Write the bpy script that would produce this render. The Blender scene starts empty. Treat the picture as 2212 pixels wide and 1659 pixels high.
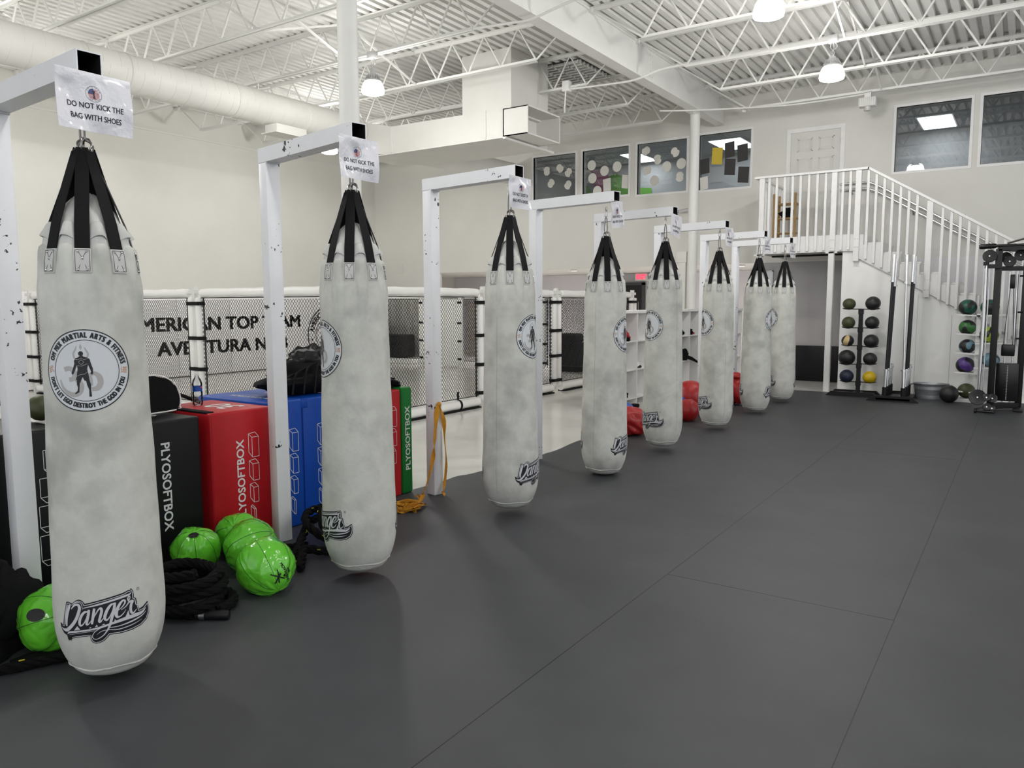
import bpy, bmesh, math, random
from mathutils import Vector, Matrix, geometry
random.seed(7)
SC = bpy.context.scene
COL = SC.collection
pi = math.pi
# ------------------------------------------------------------------ camera
H = 1.5
YAW, PITCH, ROLL = 0.58944321, 0.10584727, -0.0037863
def make_camera():
    cyw, syw = math.cos(YAW), math.sin(YAW)
    f = Vector((-syw*math.cos(PITCH), cyw*math.cos(PITCH), -math.sin(PITCH)))
    r = Vector((cyw, syw, 0)); u = r.cross(f)
    r2 = math.cos(ROLL)*r+math.sin(ROLL)*u
    u2 = -math.sin(ROLL)*r+math.cos(ROLL)*u
    cd = bpy.data.cameras.new('camera'); cd.sensor_width = 36; cd.lens = 1661/2212*36
    cd.clip_start = 0.05; cd.clip_end = 200
    c = bpy.data.objects.new('camera', cd); COL.objects.link(c)
    m = Matrix.Identity(4)
    for i in range(3):
        m[i][0] = r2[i]; m[i][1] = u2[i]; m[i][2] = -f[i]
    m.translation = Vector((0, 0, H))
    c.matrix_world = m
    SC.camera = c
make_camera()
# ------------------------------------------------------------------ world, exposure
w = bpy.data.worlds.new('world'); SC.world = w; w.use_nodes = True
w.node_tree.nodes['Background'].inputs[0].default_value = (0.93, 0.96, 1.0, 1)
w.node_tree.nodes['Background'].inputs[1].default_value = 1.12
vs = SC.view_settings
vs.view_transform = 'Standard'; vs.look = 'None'; vs.gamma = 1; vs.use_curve_mapping = False
vs.exposure = 0.0
LAMP_W = 370.0
try:
    SC.cycles.max_bounces = 8; SC.cycles.diffuse_bounces = 5; SC.cycles.glossy_bounces = 3
    SC.cycles.transparent_max_bounces = 12; SC.cycles.sample_clamp_indirect = 6
    SC.cycles.caustics_reflective = False; SC.cycles.caustics_refractive = False
    SC.cycles.use_denoising = True
except Exception: pass
# ------------------------------------------------------------------ materials
MAT = {}
def mat(name, col, rough=0.5, metal=0.0, var=0.0, scale=8.0, bump=0.0, bscale=60.0, spec=0.5, coat=0.0, emit=None, estr=0.0):
    m = bpy.data.materials.new(name); m.use_nodes = True
    nt = m.node_tree; b = nt.nodes['Principled BSDF']
    b.inputs['Base Color'].default_value = (*col, 1)
    b.inputs['Roughness'].default_value = rough
    b.inputs['Metallic'].default_value = metal
    b.inputs['Specular IOR Level'].default_value = spec
    if coat: b.inputs['Coat Weight'].default_value = coat; b.inputs['Coat Roughness'].default_value = 0.12
    if emit:
        b.inputs['Emission Color'].default_value = (*emit, 1); b.inputs['Emission Strength'].default_value = estr
    tc = nt.nodes.new('ShaderNodeTexCoord')
    if var > 0:
        n = nt.nodes.new('ShaderNodeTexNoise'); n.inputs['Scale'].default_value = scale; n.inputs['Detail'].default_value = 6
        n.inputs['Roughness'].default_value = 0.65
        nt.links.new(tc.outputs['Object'], n.inputs['Vector'])
        r = nt.nodes.new('ShaderNodeMapRange'); r.inputs['From Min'].default_value = 0.25; r.inputs['From Max'].default_value = 0.75
        r.inputs['To Min'].default_value = 1-var; r.inputs['To Max'].default_value = 1+var*0.6
        nt.links.new(n.outputs['Fac'], r.inputs['Value'])
        mx = nt.nodes.new('ShaderNodeMix'); mx.data_type = 'RGBA'; mx.blend_type = 'MULTIPLY'; mx.inputs['Factor'].default_value = 1
        mx.inputs[6].default_value = (*col, 1)
        nt.links.new(r.outputs['Result'], mx.inputs[7]); nt.links.new(mx.outputs[2], b.inputs['Base Color'])
    if bump > 0:
        n2 = nt.nodes.new('ShaderNodeTexNoise'); n2.inputs['Scale'].default_value = bscale; n2.inputs['Detail'].default_value = 4
        nt.links.new(tc.outputs['Object'], n2.inputs['Vector'])
        bp = nt.nodes.new('ShaderNodeBump'); bp.inputs['Strength'].default_value = bump; bp.inputs['Distance'].default_value = 0.01
        nt.links.new(n2.outputs['Fac'], bp.inputs['Height']); nt.links.new(bp.outputs['Normal'], b.inputs['Normal'])
    MAT[name] = m
    return m
def spots(m, dark, scale, lo, hi, scale2=3.0):
    """paint chips / stains of their own shape: noise-thresholded second colour over a material"""
    nt = m.node_tree; b = nt.nodes['Principled BSDF']
    tc = nt.nodes.new('ShaderNodeTexCoord')
    n = nt.nodes.new('ShaderNodeTexNoise'); n.inputs['Scale'].default_value = scale; n.inputs['Detail'].default_value = 5
    n2 = nt.nodes.new('ShaderNodeTexNoise'); n2.inputs['Scale'].default_value = scale2; n2.inputs['Detail'].default_value = 2
    oi = nt.nodes.new('ShaderNodeObjectInfo'); sc_ = nt.nodes.new('ShaderNodeMath'); sc_.operation = 'MULTIPLY'; sc_.inputs[1].default_value = 37.0
    nt.links.new(oi.outputs['Random'], sc_.inputs[0]); av = nt.nodes.new('ShaderNodeVectorMath'); av.operation = 'ADD'
    nt.links.new(tc.outputs['Object'], av.inputs[0]); nt.links.new(sc_.outputs[0], av.inputs[1])
    nt.links.new(av.outputs[0], n.inputs['Vector']); nt.links.new(av.outputs[0], n2.inputs['Vector'])
    mu = nt.nodes.new('ShaderNodeMath'); mu.operation = 'MULTIPLY'
    nt.links.new(n.outputs['Fac'], mu.inputs[0]); nt.links.new(n2.outputs['Fac'], mu.inputs[1])
    r = nt.nodes.new('ShaderNodeMapRange'); r.inputs['From Min'].default_value = lo; r.inputs['From Max'].default_value = hi
    nt.links.new(mu.outputs[0], r.inputs['Value'])
    mx = nt.nodes.new('ShaderNodeMix'); mx.data_type = 'RGBA'
    src = b.inputs['Base Color']
    if src.is_linked: nt.links.new(src.links[0].from_socket, mx.inputs[6])
    else: mx.inputs[6].default_value = src.default_value
    mx.inputs[7].default_value = (*dark, 1)
    nt.links.new(r.outputs['Result'], mx.inputs['Factor']); nt.links.new(mx.outputs[2], b.inputs['Base Color'])
def glass(name, tint, refl):
    m = bpy.data.materials.new(name); m.use_nodes = True; nt = m.node_tree; nt.nodes.clear()
    o = nt.nodes.new('ShaderNodeOutputMaterial'); t = nt.nodes.new('ShaderNodeBsdfTransparent'); g = nt.nodes.new('ShaderNodeBsdfGlossy')
    t.inputs[0].default_value = (*tint, 1); g.inputs['Roughness'].default_value = 0.01
    f = nt.nodes.new('ShaderNodeFresnel'); f.inputs[0].default_value = 1.5
    a = nt.nodes.new('ShaderNodeMath'); a.operation = 'ADD'; a.inputs[1].default_value = refl
    nt.links.new(f.outputs[0], a.inputs[0])
    mx = nt.nodes.new('ShaderNodeMixShader'); nt.links.new(a.outputs[0], mx.inputs[0]); nt.links.new(t.outputs[0], mx.inputs[1]); nt.links.new(g.outputs[0], mx.inputs[2])
    nt.links.new(mx.outputs[0], o.inputs[0]); MAT[name] = m; return m
mat('wall', (0.70, 0.69, 0.65), 0.75, var=0.05, scale=1.2, bump=0.05, bscale=90)
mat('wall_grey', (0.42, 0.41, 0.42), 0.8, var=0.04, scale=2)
mat('wall_cool', (0.72, 0.70, 0.73), 0.8, var=0.03, scale=2)
mat('steel_white', (0.74, 0.735, 0.71), 0.5, var=0.05, scale=3)
mat('deck', (0.72, 0.715, 0.69), 0.55, var=0.08, scale=2)
mat('duct', (0.70, 0.69, 0.655), 0.55, var=0.06, scale=1.5)
mat('wood_white', (0.80, 0.795, 0.785), 0.5, var=0.05, scale=6, bump=0.04, bscale=30)
mat('stand_white', (0.80, 0.81, 0.84), 0.38, var=0.05, scale=5)
spots(MAT['stand_white'], (0.012, 0.011, 0.014), 34, 0.388, 0.395, 4.0)
mat('concrete', (0.80, 0.79, 0.745), 0.16, var=0.16, scale=0.7, spec=0.5, bump=0.02, bscale=6)
mat('rubber', (0.055, 0.0572, 0.0635), 0.52, var=0.22, scale=1.6, bump=0.10, bscale=420, spec=0.42)
mat('black', (0.012, 0.012, 0.013), 0.5, spec=0.4)
mat('black_cloth', (0.008, 0.008, 0.0095), 0.85, var=0.3, scale=30, bump=0.3, bscale=180, spec=0.15)
mat('black_gloss', (0.008, 0.008, 0.009), 0.28, spec=0.4)
mat('black_metal', (0.010, 0.010, 0.011), 0.42, spec=0.35)
mat('webbing', (0.006, 0.006, 0.007), 0.7, bump=0.25, bscale=500, spec=0.2)
mat('suede', (0.64, 0.645, 0.60), 0.78, var=0.15, scale=7.5, bump=0.12, bscale=45, spec=0.3)
spots(MAT['suede'], (0.43, 0.435, 0.40), 7, 0.24, 0.46, 2.6)
spots(MAT['suede'], (0.40, 0.405, 0.38), 5, 0.30, 0.46, 1.7)
mat('canvas', (0.60, 0.605, 0.58), 0.62, var=0.05, scale=9, bump=0.15, bscale=40, spec=0.35)
mat('patch', (0.60, 0.60, 0.585), 0.6)
mat('stitch', (0.10, 0.10, 0.10), 0.8)
mat('seam_grey', (0.26, 0.26, 0.25), 0.8)
mat('decal_white', (0.66, 0.69, 0.72), 0.55)
mat('decal_black', (0.008, 0.008, 0.012), 0.5)
mat('decal_grey', (0.42, 0.42, 0.41), 0.55)
mat('decal_gold', (0.50, 0.20, 0.05), 0.55)
mat('decal_light', (0.62, 0.63, 0.66), 0.55)
mat('chrome', (0.70, 0.70, 0.70), 0.22, metal=1)
mat('dark_chrome', (0.32, 0.31, 0.30), 0.3, metal=1)
mat('paper', (0.78, 0.78, 0.83), 0.28, coat=0.4, bump=0.8, bscale=22)
mat('ink', (0.02, 0.02, 0.04), 0.6)
mat('red_ink', (0.45, 0.06, 0.07), 0.6)
mat('blue_ink', (0.05, 0.08, 0.22), 0.6)
mat('vinyl_white', (0.88, 0.875, 0.85), 0.35, var=0.03, scale=3)
mat('pad_white', (0.86, 0.84, 0.85), 0.5)
mat('wire', (0.010, 0.010, 0.011), 0.45)
mat('box_black', (0.006, 0.006, 0.0075), 0.45, var=0.2, scale=5, bump=0.12, bscale=7, spec=0.3)
mat('box_red', (0.47, 0.010, 0.016), 0.42, var=0.08, scale=4, bump=0.12, bscale=7, spec=0.3)
mat('box_blue', (0.003, 0.065, 0.40), 0.42, var=0.08, scale=4, bump=0.12, bscale=7, spec=0.3)
mat('box_green', (0.010, 0.19, 0.030), 0.42, var=0.08, scale=4, bump=0.12, bscale=7, spec=0.3)
mat('print_white', (0.74, 0.74, 0.74), 0.55)
mat('ball_green', (0.14, 0.60, 0.036), 0.2, coat=0.4, var=0.12, scale=5, bump=0.35, bscale=11)
mat('rope', (0.0045, 0.0045, 0.005), 0.75, bump=0.5, bscale=300, spec=0.15)
mat('rope_fleck', (0.55, 0.47, 0.03), 0.7)
mat('yellow_cloth', (0.56, 0.25, 0.012), 0.8, var=0.25, scale=14, bump=0.3, bscale=60)
mat('olive', (0.055, 0.06, 0.022), 0.5, var=0.1, scale=6)
mat('cream', (0.60, 0.45, 0.22), 0.5)
mat('navy', (0.012, 0.018, 0.040), 0.55)
mat('yellow', (0.62, 0.42, 0.005), 0.4)
mat('ball_black', (0.014, 0.014, 0.015), 0.45, var=0.2, scale=20, bump=0.1, bscale=200)
mat('teal', (0.010, 0.085, 0.055), 0.4)
mat('lime', (0.30, 0.42, 0.03), 0.4)
mat('ball_grass', (0.03, 0.15, 0.03), 0.4)
mat('skyblue', (0.14, 0.26, 0.33), 0.4)
mat('purple', (0.085, 0.035, 0.22), 0.4)
mat('red_vinyl', (0.42, 0.015, 0.016), 0.36, var=0.12, scale=4)
mat('blue_vinyl', (0.01, 0.07, 0.38), 0.3)
mat('red_cloth', (0.40, 0.02, 0.035), 0.8)
mat('galv', (0.36, 0.38, 0.40), 0.45, metal=0.7, var=0.2, scale=12)
mat('laminate', (0.88, 0.875, 0.86), 0.4)
mat('laminate_cool', (0.84, 0.81, 0.83), 0.5)
mat('door_paint', (0.66, 0.65, 0.62), 0.5, var=0.03, scale=3)
mat('dark_door', (0.045, 0.045, 0.047), 0.5)
mat('wood_pine', (0.45, 0.29, 0.12), 0.6, var=0.15, scale=10)
mat('plate_paper', (0.74, 0.73, 0.68), 0.7)
mat('black_paper', (0.045, 0.043, 0.042), 0.75)
mat('yellow_paper', (0.62, 0.47, 0.05), 0.75)
mat('pink_wall', (0.42, 0.05, 0.20), 0.7)
mat('green_wall', (0.10, 0.36, 0.03), 0.7)
mat('room_blue', (0.40, 0.415, 0.425), 0.85)
mat('plum', (0.06, 0.02, 0.10), 0.6)
mat('brown_board', (0.45, 0.38, 0.34), 0.8, var=0.1, scale=6)
mat('lamp_glow', (1, 1, 1), 0.4, emit=(1, 0.98, 0.95), estr=9.0)
mat('panel_glow', (1, 1, 1), 0.4, emit=(0.93, 0.97, 1.0), estr=3.2)
mat('down_glow', (1, 1, 1), 0.4, emit=(1, 0.95, 0.9), estr=6.0)
mat('exit_glow', (0.8, 0.1, 0.1), 0.4, emit=(1, 0.04, 0.10), estr=1.6)
mat('exit_case', (0.62, 0.60, 0.60), 0.3)
mat('lamp_metal', (0.55, 0.55, 0.55), 0.4, metal=0.3)
glass('pane', (0.80, 0.84, 0.86), 0.12)
glass('bottle_plastic', (0.93, 0.95, 0.97), 0.03)
# ------------------------------------------------------------------ mesh builder
class MB:
    def __init__(s): s.v = []; s.f = []; s.m = []; s.cur = 0
    def mat(s, i): s.cur = i; return s
    def add(s, vs, fs):
        o = len(s.v); s.v += [tuple(p) for p in vs]
        for f in fs: s.f.append(tuple(o+i for i in f)); s.m.append(s.cur)
        return s
    def box(s, x0, x1, y0, y1, z0, z1, M=None):
        p = [Vector((x, y, z)) for z in (z0, z1) for y in (y0, y1) for x in (x0, x1)]
        if M: p = [M @ q for q in p]
        return s.add(p, [(0, 2, 3, 1), (4, 5, 7, 6), (0, 1, 5, 4), (2, 6, 7, 3), (0, 4, 6, 2), (1, 3, 7, 5)])
    def rbox(s, x0, x1, y0, y1, z0, z1, b=0.01, seg=2, M=None):
        bm = bmesh.new(); bmesh.ops.create_cube(bm, size=1)
        for q in bm.verts: q.co = Vector(((x0+x1)/2+q.co.x*(x1-x0), (y0+y1)/2+q.co.y*(y1-y0), (z0+z1)/2+q.co.z*(z1-z0)))
        bmesh.ops.bevel(bm, geom=bm.edges[:]+bm.verts[:], offset=b, segments=seg, affect='EDGES', profile=0.5)
        bm.verts.index_update()
        s.add([(M @ q.co if M else q.co) for q in bm.verts], [[l.index for l in f.verts] for f in bm.faces]); bm.free(); return s
    def bar(s, a, b, w, h, up=(0, 0, 1)):
        a = Vector(a); b = Vector(b); d = (b-a); L = d.length; d.normalize(); u = Vector(up)
        if abs(d.dot(u)) > 0.99: u = Vector((0, 1, 0))
        r = d.cross(u).normalized(); u = r.cross(d)
        p = []
        for c in (a, b):
            for i, j in ((-1, -1), (1, -1), (1, 1), (-1, 1)): p.append(c+r*(i*w/2)+u*(j*h/2))
        return s.add(p, [(0, 1, 2, 3), (7, 6, 5, 4), (0, 4, 5, 1), (1, 5, 6, 2), (2, 6, 7, 3), (3, 7, 4, 0)])
    def tube(s, path, r, n=10, closed=False, caps=True):
        P = [Vector(p) for p in path]; k = len(P); vs = []; fr = None
        R = r if isinstance(r, (list, tuple)) else [r]*k
        for i in range(k):
            if closed: t = (P[(i+1) % k]-P[i-1])
            else: t = P[min(i+1, k-1)]-P[max(i-1, 0)]
            if t.length < 1e-9: t = Vector((0, 0, 1))
            t.normalize()
            if fr is None:
                u = Vector((0, 0, 1)) if abs(t.z) < 0.9 else Vector((1, 0, 0))
                fr = (u-t*u.dot(t)).normalized()
            else:
                fr = (fr-t*fr.dot(t))
                fr = fr.normalized() if fr.length > 1e-6 else t.orthogonal().normalized()
            b = t.cross(fr)
            for j in range(n):
                a = 2*pi*j/n; vs.append(P[i]+(fr*math.cos(a)+b*math.sin(a))*R[i])
        fs = []
        for i in range(k if closed else k-1):
            i2 = (i+1) % k
            for j in range(n): fs.append((i*n+j, i*n+(j+1) % n, i2*n+(j+1) % n, i2*n+j))
        if caps and not closed: fs += [tuple(reversed(range(n))), tuple((k-1)*n+j for j in range(n))]
        return s.add(vs, fs)
    def lathe(s, prof, n=24, c=(0, 0, 0), M=None):
        vs = []; fs = []; k = len(prof)
        for r, z in prof:
            for j in range(n):
                a = 2*pi*j/n; q = Vector((r*math.cos(a), r*math.sin(a), z)); q = (M @ q) if M else q
                vs.append(q+Vector(c))
        for i in range(k-1):
            for j in range(n): fs.append((i*n+j, i*n+(j+1) % n, (i+1)*n+(j+1) % n, (i+1)*n+j))
        if prof[0][0] > 1e-5: fs.append(tuple(reversed(range(n))))
        if prof[-1][0] > 1e-5: fs.append(tuple((k-1)*n+j for j in range(n)))
        return s.add(vs, fs)
    def cyl(s, a, b, r, n=16): return s.tube([a, b], r, n)
    def sphere(s, c, r, nu=28, nv=16, sq=(1, 1, 1), fn=None):
        vs = []; fs = []
        for i in range(nv+1):
            th = pi*i/nv
            for j in range(nu):
                a = 2*pi*j/nu; d = Vector((math.sin(th)*math.cos(a), math.sin(th)*math.sin(a), math.cos(th)))
                k = fn(d) if fn else 1.0
                vs.append(Vector(c)+Vector((d.x*sq[0], d.y*sq[1], d.z*sq[2]))*(r*k))
        for i in range(nv):
            for j in range(nu): fs.append((i*nu+j, (i+1)*nu+j, (i+1)*nu+(j+1) % nu, i*nu+(j+1) % nu))
        return s.add(vs, fs)
    def prism(s, pts, fn0, fn1):
        """closed prism over a planar outline: fn0/fn1 map (a,b) to the two 3-D faces"""
        k = len(pts); tri = geometry.tessellate_polygon([[Vector((a, b, 0)) for a, b in pts]])
        A = [Vector(fn0(a, b)) for a, b in pts]; B = [Vector(fn1(a, b)) for a, b in pts]
        fs = [tuple(t) for t in tri]+[tuple(k+i for i in reversed(t)) for t in tri]+[(i, (i+1) % k, k+(i+1) % k, k+i) for i in range(k)]
        return s.add(A+B, fs)
    def grid(s, fn, nu, nv, thick=None):
        vs = [fn(i/nu, j/nv) for j in range(nv+1) for i in range(nu+1)]
        return s.add(vs, [(j*(nu+1)+i, j*(nu+1)+i+1, (j+1)*(nu+1)+i+1, (j+1)*(nu+1)+i) for j in range(nv) for i in range(nu)])
def wloc(o):
    p = Vector((0, 0, 0))
    while o: p += o.location; o = o.parent
    return p
def obj(name, mb, mats, parent=None, origin=None, local=False, smooth=35, fixn=True):
    """link a builder as ONE mesh object; coordinates are world ones unless local"""
    me = bpy.data.meshes.new(name)
    if isinstance(mats, str): mats = [mats]
    if origin is None: origin = Vector((0, 0, 0))
    sh = Vector((0, 0, 0)) if local else (wloc(parent) if parent else Vector(origin))
    me.from_pydata([tuple(Vector(v)-sh) for v in mb.v], [], mb.f)
    for k in mats: me.materials.append(MAT[k])
    me.polygons.foreach_set('material_index', mb.m)
    if fixn:
        bm = bmesh.new(); bm.from_mesh(me); bmesh.ops.recalc_face_normals(bm, faces=bm.faces); bm.to_mesh(me); bm.free()
    if smooth:
        me.polygons.foreach_set('use_smooth', [True]*len(me.polygons)); me.set_sharp_from_angle(angle=math.radians(smooth))
    me.update()
    o = bpy.data.objects.new(name, me); COL.objects.link(o)
    if parent: o.parent = parent
    else: o.location = origin
    return o
def tag(o, label, cat, group=None, kind=None):
    o['label'] = label; o['category'] = cat
    if group: o['group'] = group
    if kind: o['kind'] = kind
    return o
def thing(name, label, cat, loc=(0, 0, 0), rz=0.0, group=None):
    o = bpy.data.objects.new(name, None); COL.objects.link(o); o.empty_display_size = 0.1
    o.location = loc; o.rotation_euler = (0, 0, rz)
    return tag(o, label, cat, group)
def struct(name, mb, mats, smooth=35):
    o = obj(name, mb, mats, smooth=smooth); o['kind'] = 'structure'; return o
def copy_tree(o, parent=None):
    c = o.copy(); COL.objects.link(c); c.parent = parent
    for ch in list(o.children): copy_tree(ch, c)
    return c
# ------------------------------------------------------------------ drawing helpers (flat 2-D shapes)
def text2d(s, size, bold=0.0, xs=1.0, align='CENTER', space=1.0, off=0.0):
    cu = bpy.data.curves.new('t', 'FONT'); cu.body = s; cu.size = size; cu.offset = off; cu.align_x = align; cu.align_y = 'CENTER'
    cu.space_character = space; cu.resolution_u = 3; cu.fill_mode = 'FRONT'
    o = bpy.data.objects.new('t', cu); COL.objects.link(o)
    dg = bpy.context.evaluated_depsgraph_get(); dg.update()
    me = bpy.data.meshes.new_from_object(o.evaluated_get(dg))
    V = [(v.co.x*xs, v.co.y) for v in me.vertices]; F = [tuple(p.vertices) for p in me.polygons]
    bpy.data.objects.remove(o); bpy.data.curves.remove(cu); bpy.data.meshes.remove(me)
    if bold:
        n = len(V); V0 = V; F0 = F; V = []; F = []
        for k, (dx, dy) in enumerate(((-bold, -bold*0.6), (bold, -bold*0.6), (-bold, bold*0.6), (bold, bold*0.6), (0, 0))):
            V += [(a+dx, c+dy) for a, c in V0]; F += [tuple(k*n+i for i in f) for f in F0]
    return V, F
def poly2d(pts):
    tri = geometry.tessellate_polygon([[Vector((a, b, 0)) for a, b in pts]])
    return list(pts), [tuple(t) for t in tri]
def smooth_pts(pts, n=5):
    out = []; k = len(pts)
    for i in range(k-1):
        p0 = pts[max(i-1, 0)]; p1 = pts[i]; p2 = pts[i+1]; p3 = pts[min(i+2, k-1)]
        for q in range(n):
            t = q/n
            out.append(tuple(0.5*(2*b+(c-a)*t+(2*a-5*b+4*c-d)*t*t+(3*b-a-3*c+d)*t**3) for a, b, c, d in zip(p0, p1, p2, p3)))
    out.append(tuple(pts[-1])); return out
def stroke2d(pts, n=5, closed=False):
    """variable width stroke: points (x, y, width)"""
    P = smooth_pts(pts, n) if n > 1 else list(pts)
    V = []; k = len(P)
    for i in range(k):
        a = P[max(i-1, 0)]; b = P[min(i+1, k-1)]
        dx, dy = b[0]-a[0], b[1]-a[1]; L = math.hypot(dx, dy) or 1
        nx, ny = -dy/L, dx/L; h = max(P[i][2], 0.0)/2
        V += [(P[i][0]+nx*h, P[i][1]+ny*h), (P[i][0]-nx*h, P[i][1]-ny*h)]
    return V, [(2*i, 2*i+1, 2*i+3, 2*i+2) for i in range(k-1)]
def ring2d(r0, r1, n=72, c=(0, 0)):
    V = []; F = []
    for i in range(n):
        a = 2*pi*i/n
        V += [(c[0]+r0*math.cos(a), c[1]+r0*math.sin(a)), (c[0]+r1*math.cos(a), c[1]+r1*math.sin(a))]
    for i in range(n): j = (i+1) % n; F.append((2*i, 2*i+1, 2*j+1, 2*j))
    return V, F
def disc2d(r, n=64, rings=8, c=(0, 0), sx=1.0):
    V = [c]; F = []
    for k in range(1, rings+1):
        for i in range(n): a = 2*pi*i/n; V.append((c[0]+sx*r*k/rings*math.cos(a), c[1]+r*k/rings*math.sin(a)))
    for i in range(n): F.append((0, 1+i, 1+(i+1) % n))
    for k in range(rings-1):
        for i in range(n): a = 1+k*n+i; b = 1+k*n+(i+1) % n; F.append((a, a+n, b+n, b))
    return V, F
def arc_text(s, r, size, a0, a1, bottom=False, bold=0.0, xs=0.62):
    """letters spread on a circle from angle a0 to a1 (radians)"""
    V = []; F = []; ws = []
    for ch in s:
        v, f = text2d(ch, size, bold, xs) if ch != ' ' else ([], [])
        wd = (max(p[0] for p in v)-min(p[0] for p in v)) if v else size*0.28*xs/0.62
        ws.append((v, f, wd))
    gap = (abs(a1-a0)*r-sum(q[2] for q in ws))/max(len(s)-1, 1)
    sgn = 1 if a1 > a0 else -1; a = a0
    for v, f, wd in ws:
        a += sgn*wd/2/r; o = len(V)
        if v:
            mx = (max(p[0] for p in v)+min(p[0] for p in v))/2
            for x, y in v:
                x -= mx
                if bottom: ra = r-y; aa = a+x/r
                else: ra = r+y; aa = a-x/r
                V.append((ra*math.cos(aa), ra*math.sin(aa)))
            F += [tuple(o+i for i in t) for t in f]
        a += sgn*(wd/2+gap)/r
    return V, F
def subdiv2d(V, F, maxlen):
    F2 = []
    for f in F:
        for i in range(1, len(f)-1): F2.append((f[0], f[i], f[i+1]))
    V = list(V); F = F2
    for _ in range(6):
        L = max((math.dist(V[a], V[b]) for f in F for a, b in ((f[0], f[1]), (f[1], f[2]), (f[2], f[0]))), default=0)
        if L <= maxlen: break
        mid = {}; N = []
        def m(a, b):
            k = (min(a, b), max(a, b))
            if k not in mid: V.append(((V[a][0]+V[b][0])/2, (V[a][1]+V[b][1])/2)); mid[k] = len(V)-1
            return mid[k]
        for a, b, c in F: ab, bc, ca = m(a, b), m(b, c), m(c, a); N += [(a, ab, ca), (ab, b, bc), (ca, bc, c), (ab, bc, ca)]
        F = N
    return V, F
def put2d(mb, VF, fn, mi=0):
    V, F = VF; mb.mat(mi); mb.add([fn(a, b) for a, b in V], F)
def xf2d(VF, sx=1, sy=1, dx=0, dy=0, rot=0):
    c, s = math.cos(rot), math.sin(rot)
    return [(dx+sx*(a*c-b*s), dy+sy*(a*s+b*c)) for a, b in VF[0]], VF[1]
ORD = ['first', 'second', 'third', 'fourth', 'fifth', 'sixth', 'seventh', 'eighth', 'ninth', 'tenth', 'eleventh', 'twelfth', 'thirteenth', 'fourteenth', 'fifteenth', 'sixteenth']
# ================================================================== the room shell
XL, YB, ZD = -14.5, 15.2, 5.42       # left wall, back wall, underside of roof deck
b = MB(); b.box(XL-0.2, 8, -6, 19, -0.2, -0.008); struct('floor', b, 'concrete')
# left wall with its ledge
b = MB(); b.box(XL-0.2, XL, -6, 18.8, -0.01, ZD+0.05); struct('wall_left', b, 'wall')
b = MB(); b.box(XL, XL+0.03, -6, YB, 4.865, 4.895); struct('trim_1', b, 'steel_white')
# back wall: upper storey over the low opening, with window and door holes
WIN = [(-9.55, -8.46, 3.80, 4.76), (-8.28, -7.18, 3.77, 4.77), (-6.98, -5.90, 3.74, 4.77), (-5.64, -4.61, 3.72, 4.79),
       (-2.09, -0.97, 3.745, 4.84), (-0.80, 0.35, 3.745, 4.85), (0.55, 1.7, 3.745, 4.85)]
DOOR = (-3.86, -2.99, 2.57, 4.61)
b = MB(); t = 0.16
holes = sorted([w_ for w_ in WIN]+[DOOR])
x = XL; Z0 = 2.24
OPX = -4.30
for (x0, x1, z0, z1) in holes:
    b.box(x, x0, YB, YB+t, Z0, ZD+0.05)
    b.box(x0, x1, YB, YB+t, Z0, z0); b.box(x0, x1, YB, YB+t, z1, ZD+0.05); x = x1
b.box(x, 8, YB, YB+t, Z0, ZD+0.05)
b.box(XL, -12.4, YB, YB+t, -0.01, Z0); struct('wall_back', b, 'wall')
b = MB(); b.box(-2.4, 8, YB, YB+t, -0.01, Z0); struct('wall_back_right', b, 'wall_cool')
b = MB(); b.box(OPX, -2.4, YB, YB+t, -0.01, Z0); struct('wall_back_lower', b, 'wall_grey')  # darker grey puts the landing's shade into this wall's colour
b = MB(); b.rbox(OPX+0.02, -2.45, YB-0.03, YB, 0.0, 0.665, 0.006)
tag(obj('wall_pad', b, 'box_black'), 'low black wall padding along the shade-toned wall under the stair landing', 'wall pad')
# windows
for i, (x0, x1, z0, z1) in enumerate(WIN):
    b = MB(); y0, y1 = YB-0.012, YB+0.05; fw = 0.045
    b.box(x0-fw, x1+fw, y0, y1, z1, z1+fw); b.box(x0-fw, x1+fw, y0, y1, z0-fw, z0)
    b.box(x0-fw, x0, y0, y1, z0, z1); b.box(x1, x1+fw, y0, y1, z0, z1)
    f = struct('window_%d' % (i+1), b, 'wood_white')
    g = MB(); g.add([(x0, YB+0.03, z0), (x1, YB+0.03, z0), (x1, YB+0.03, z1), (x0, YB+0.03, z1)], [(0, 1, 2, 3)])
    obj('pane', g, 'pane', f)
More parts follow.
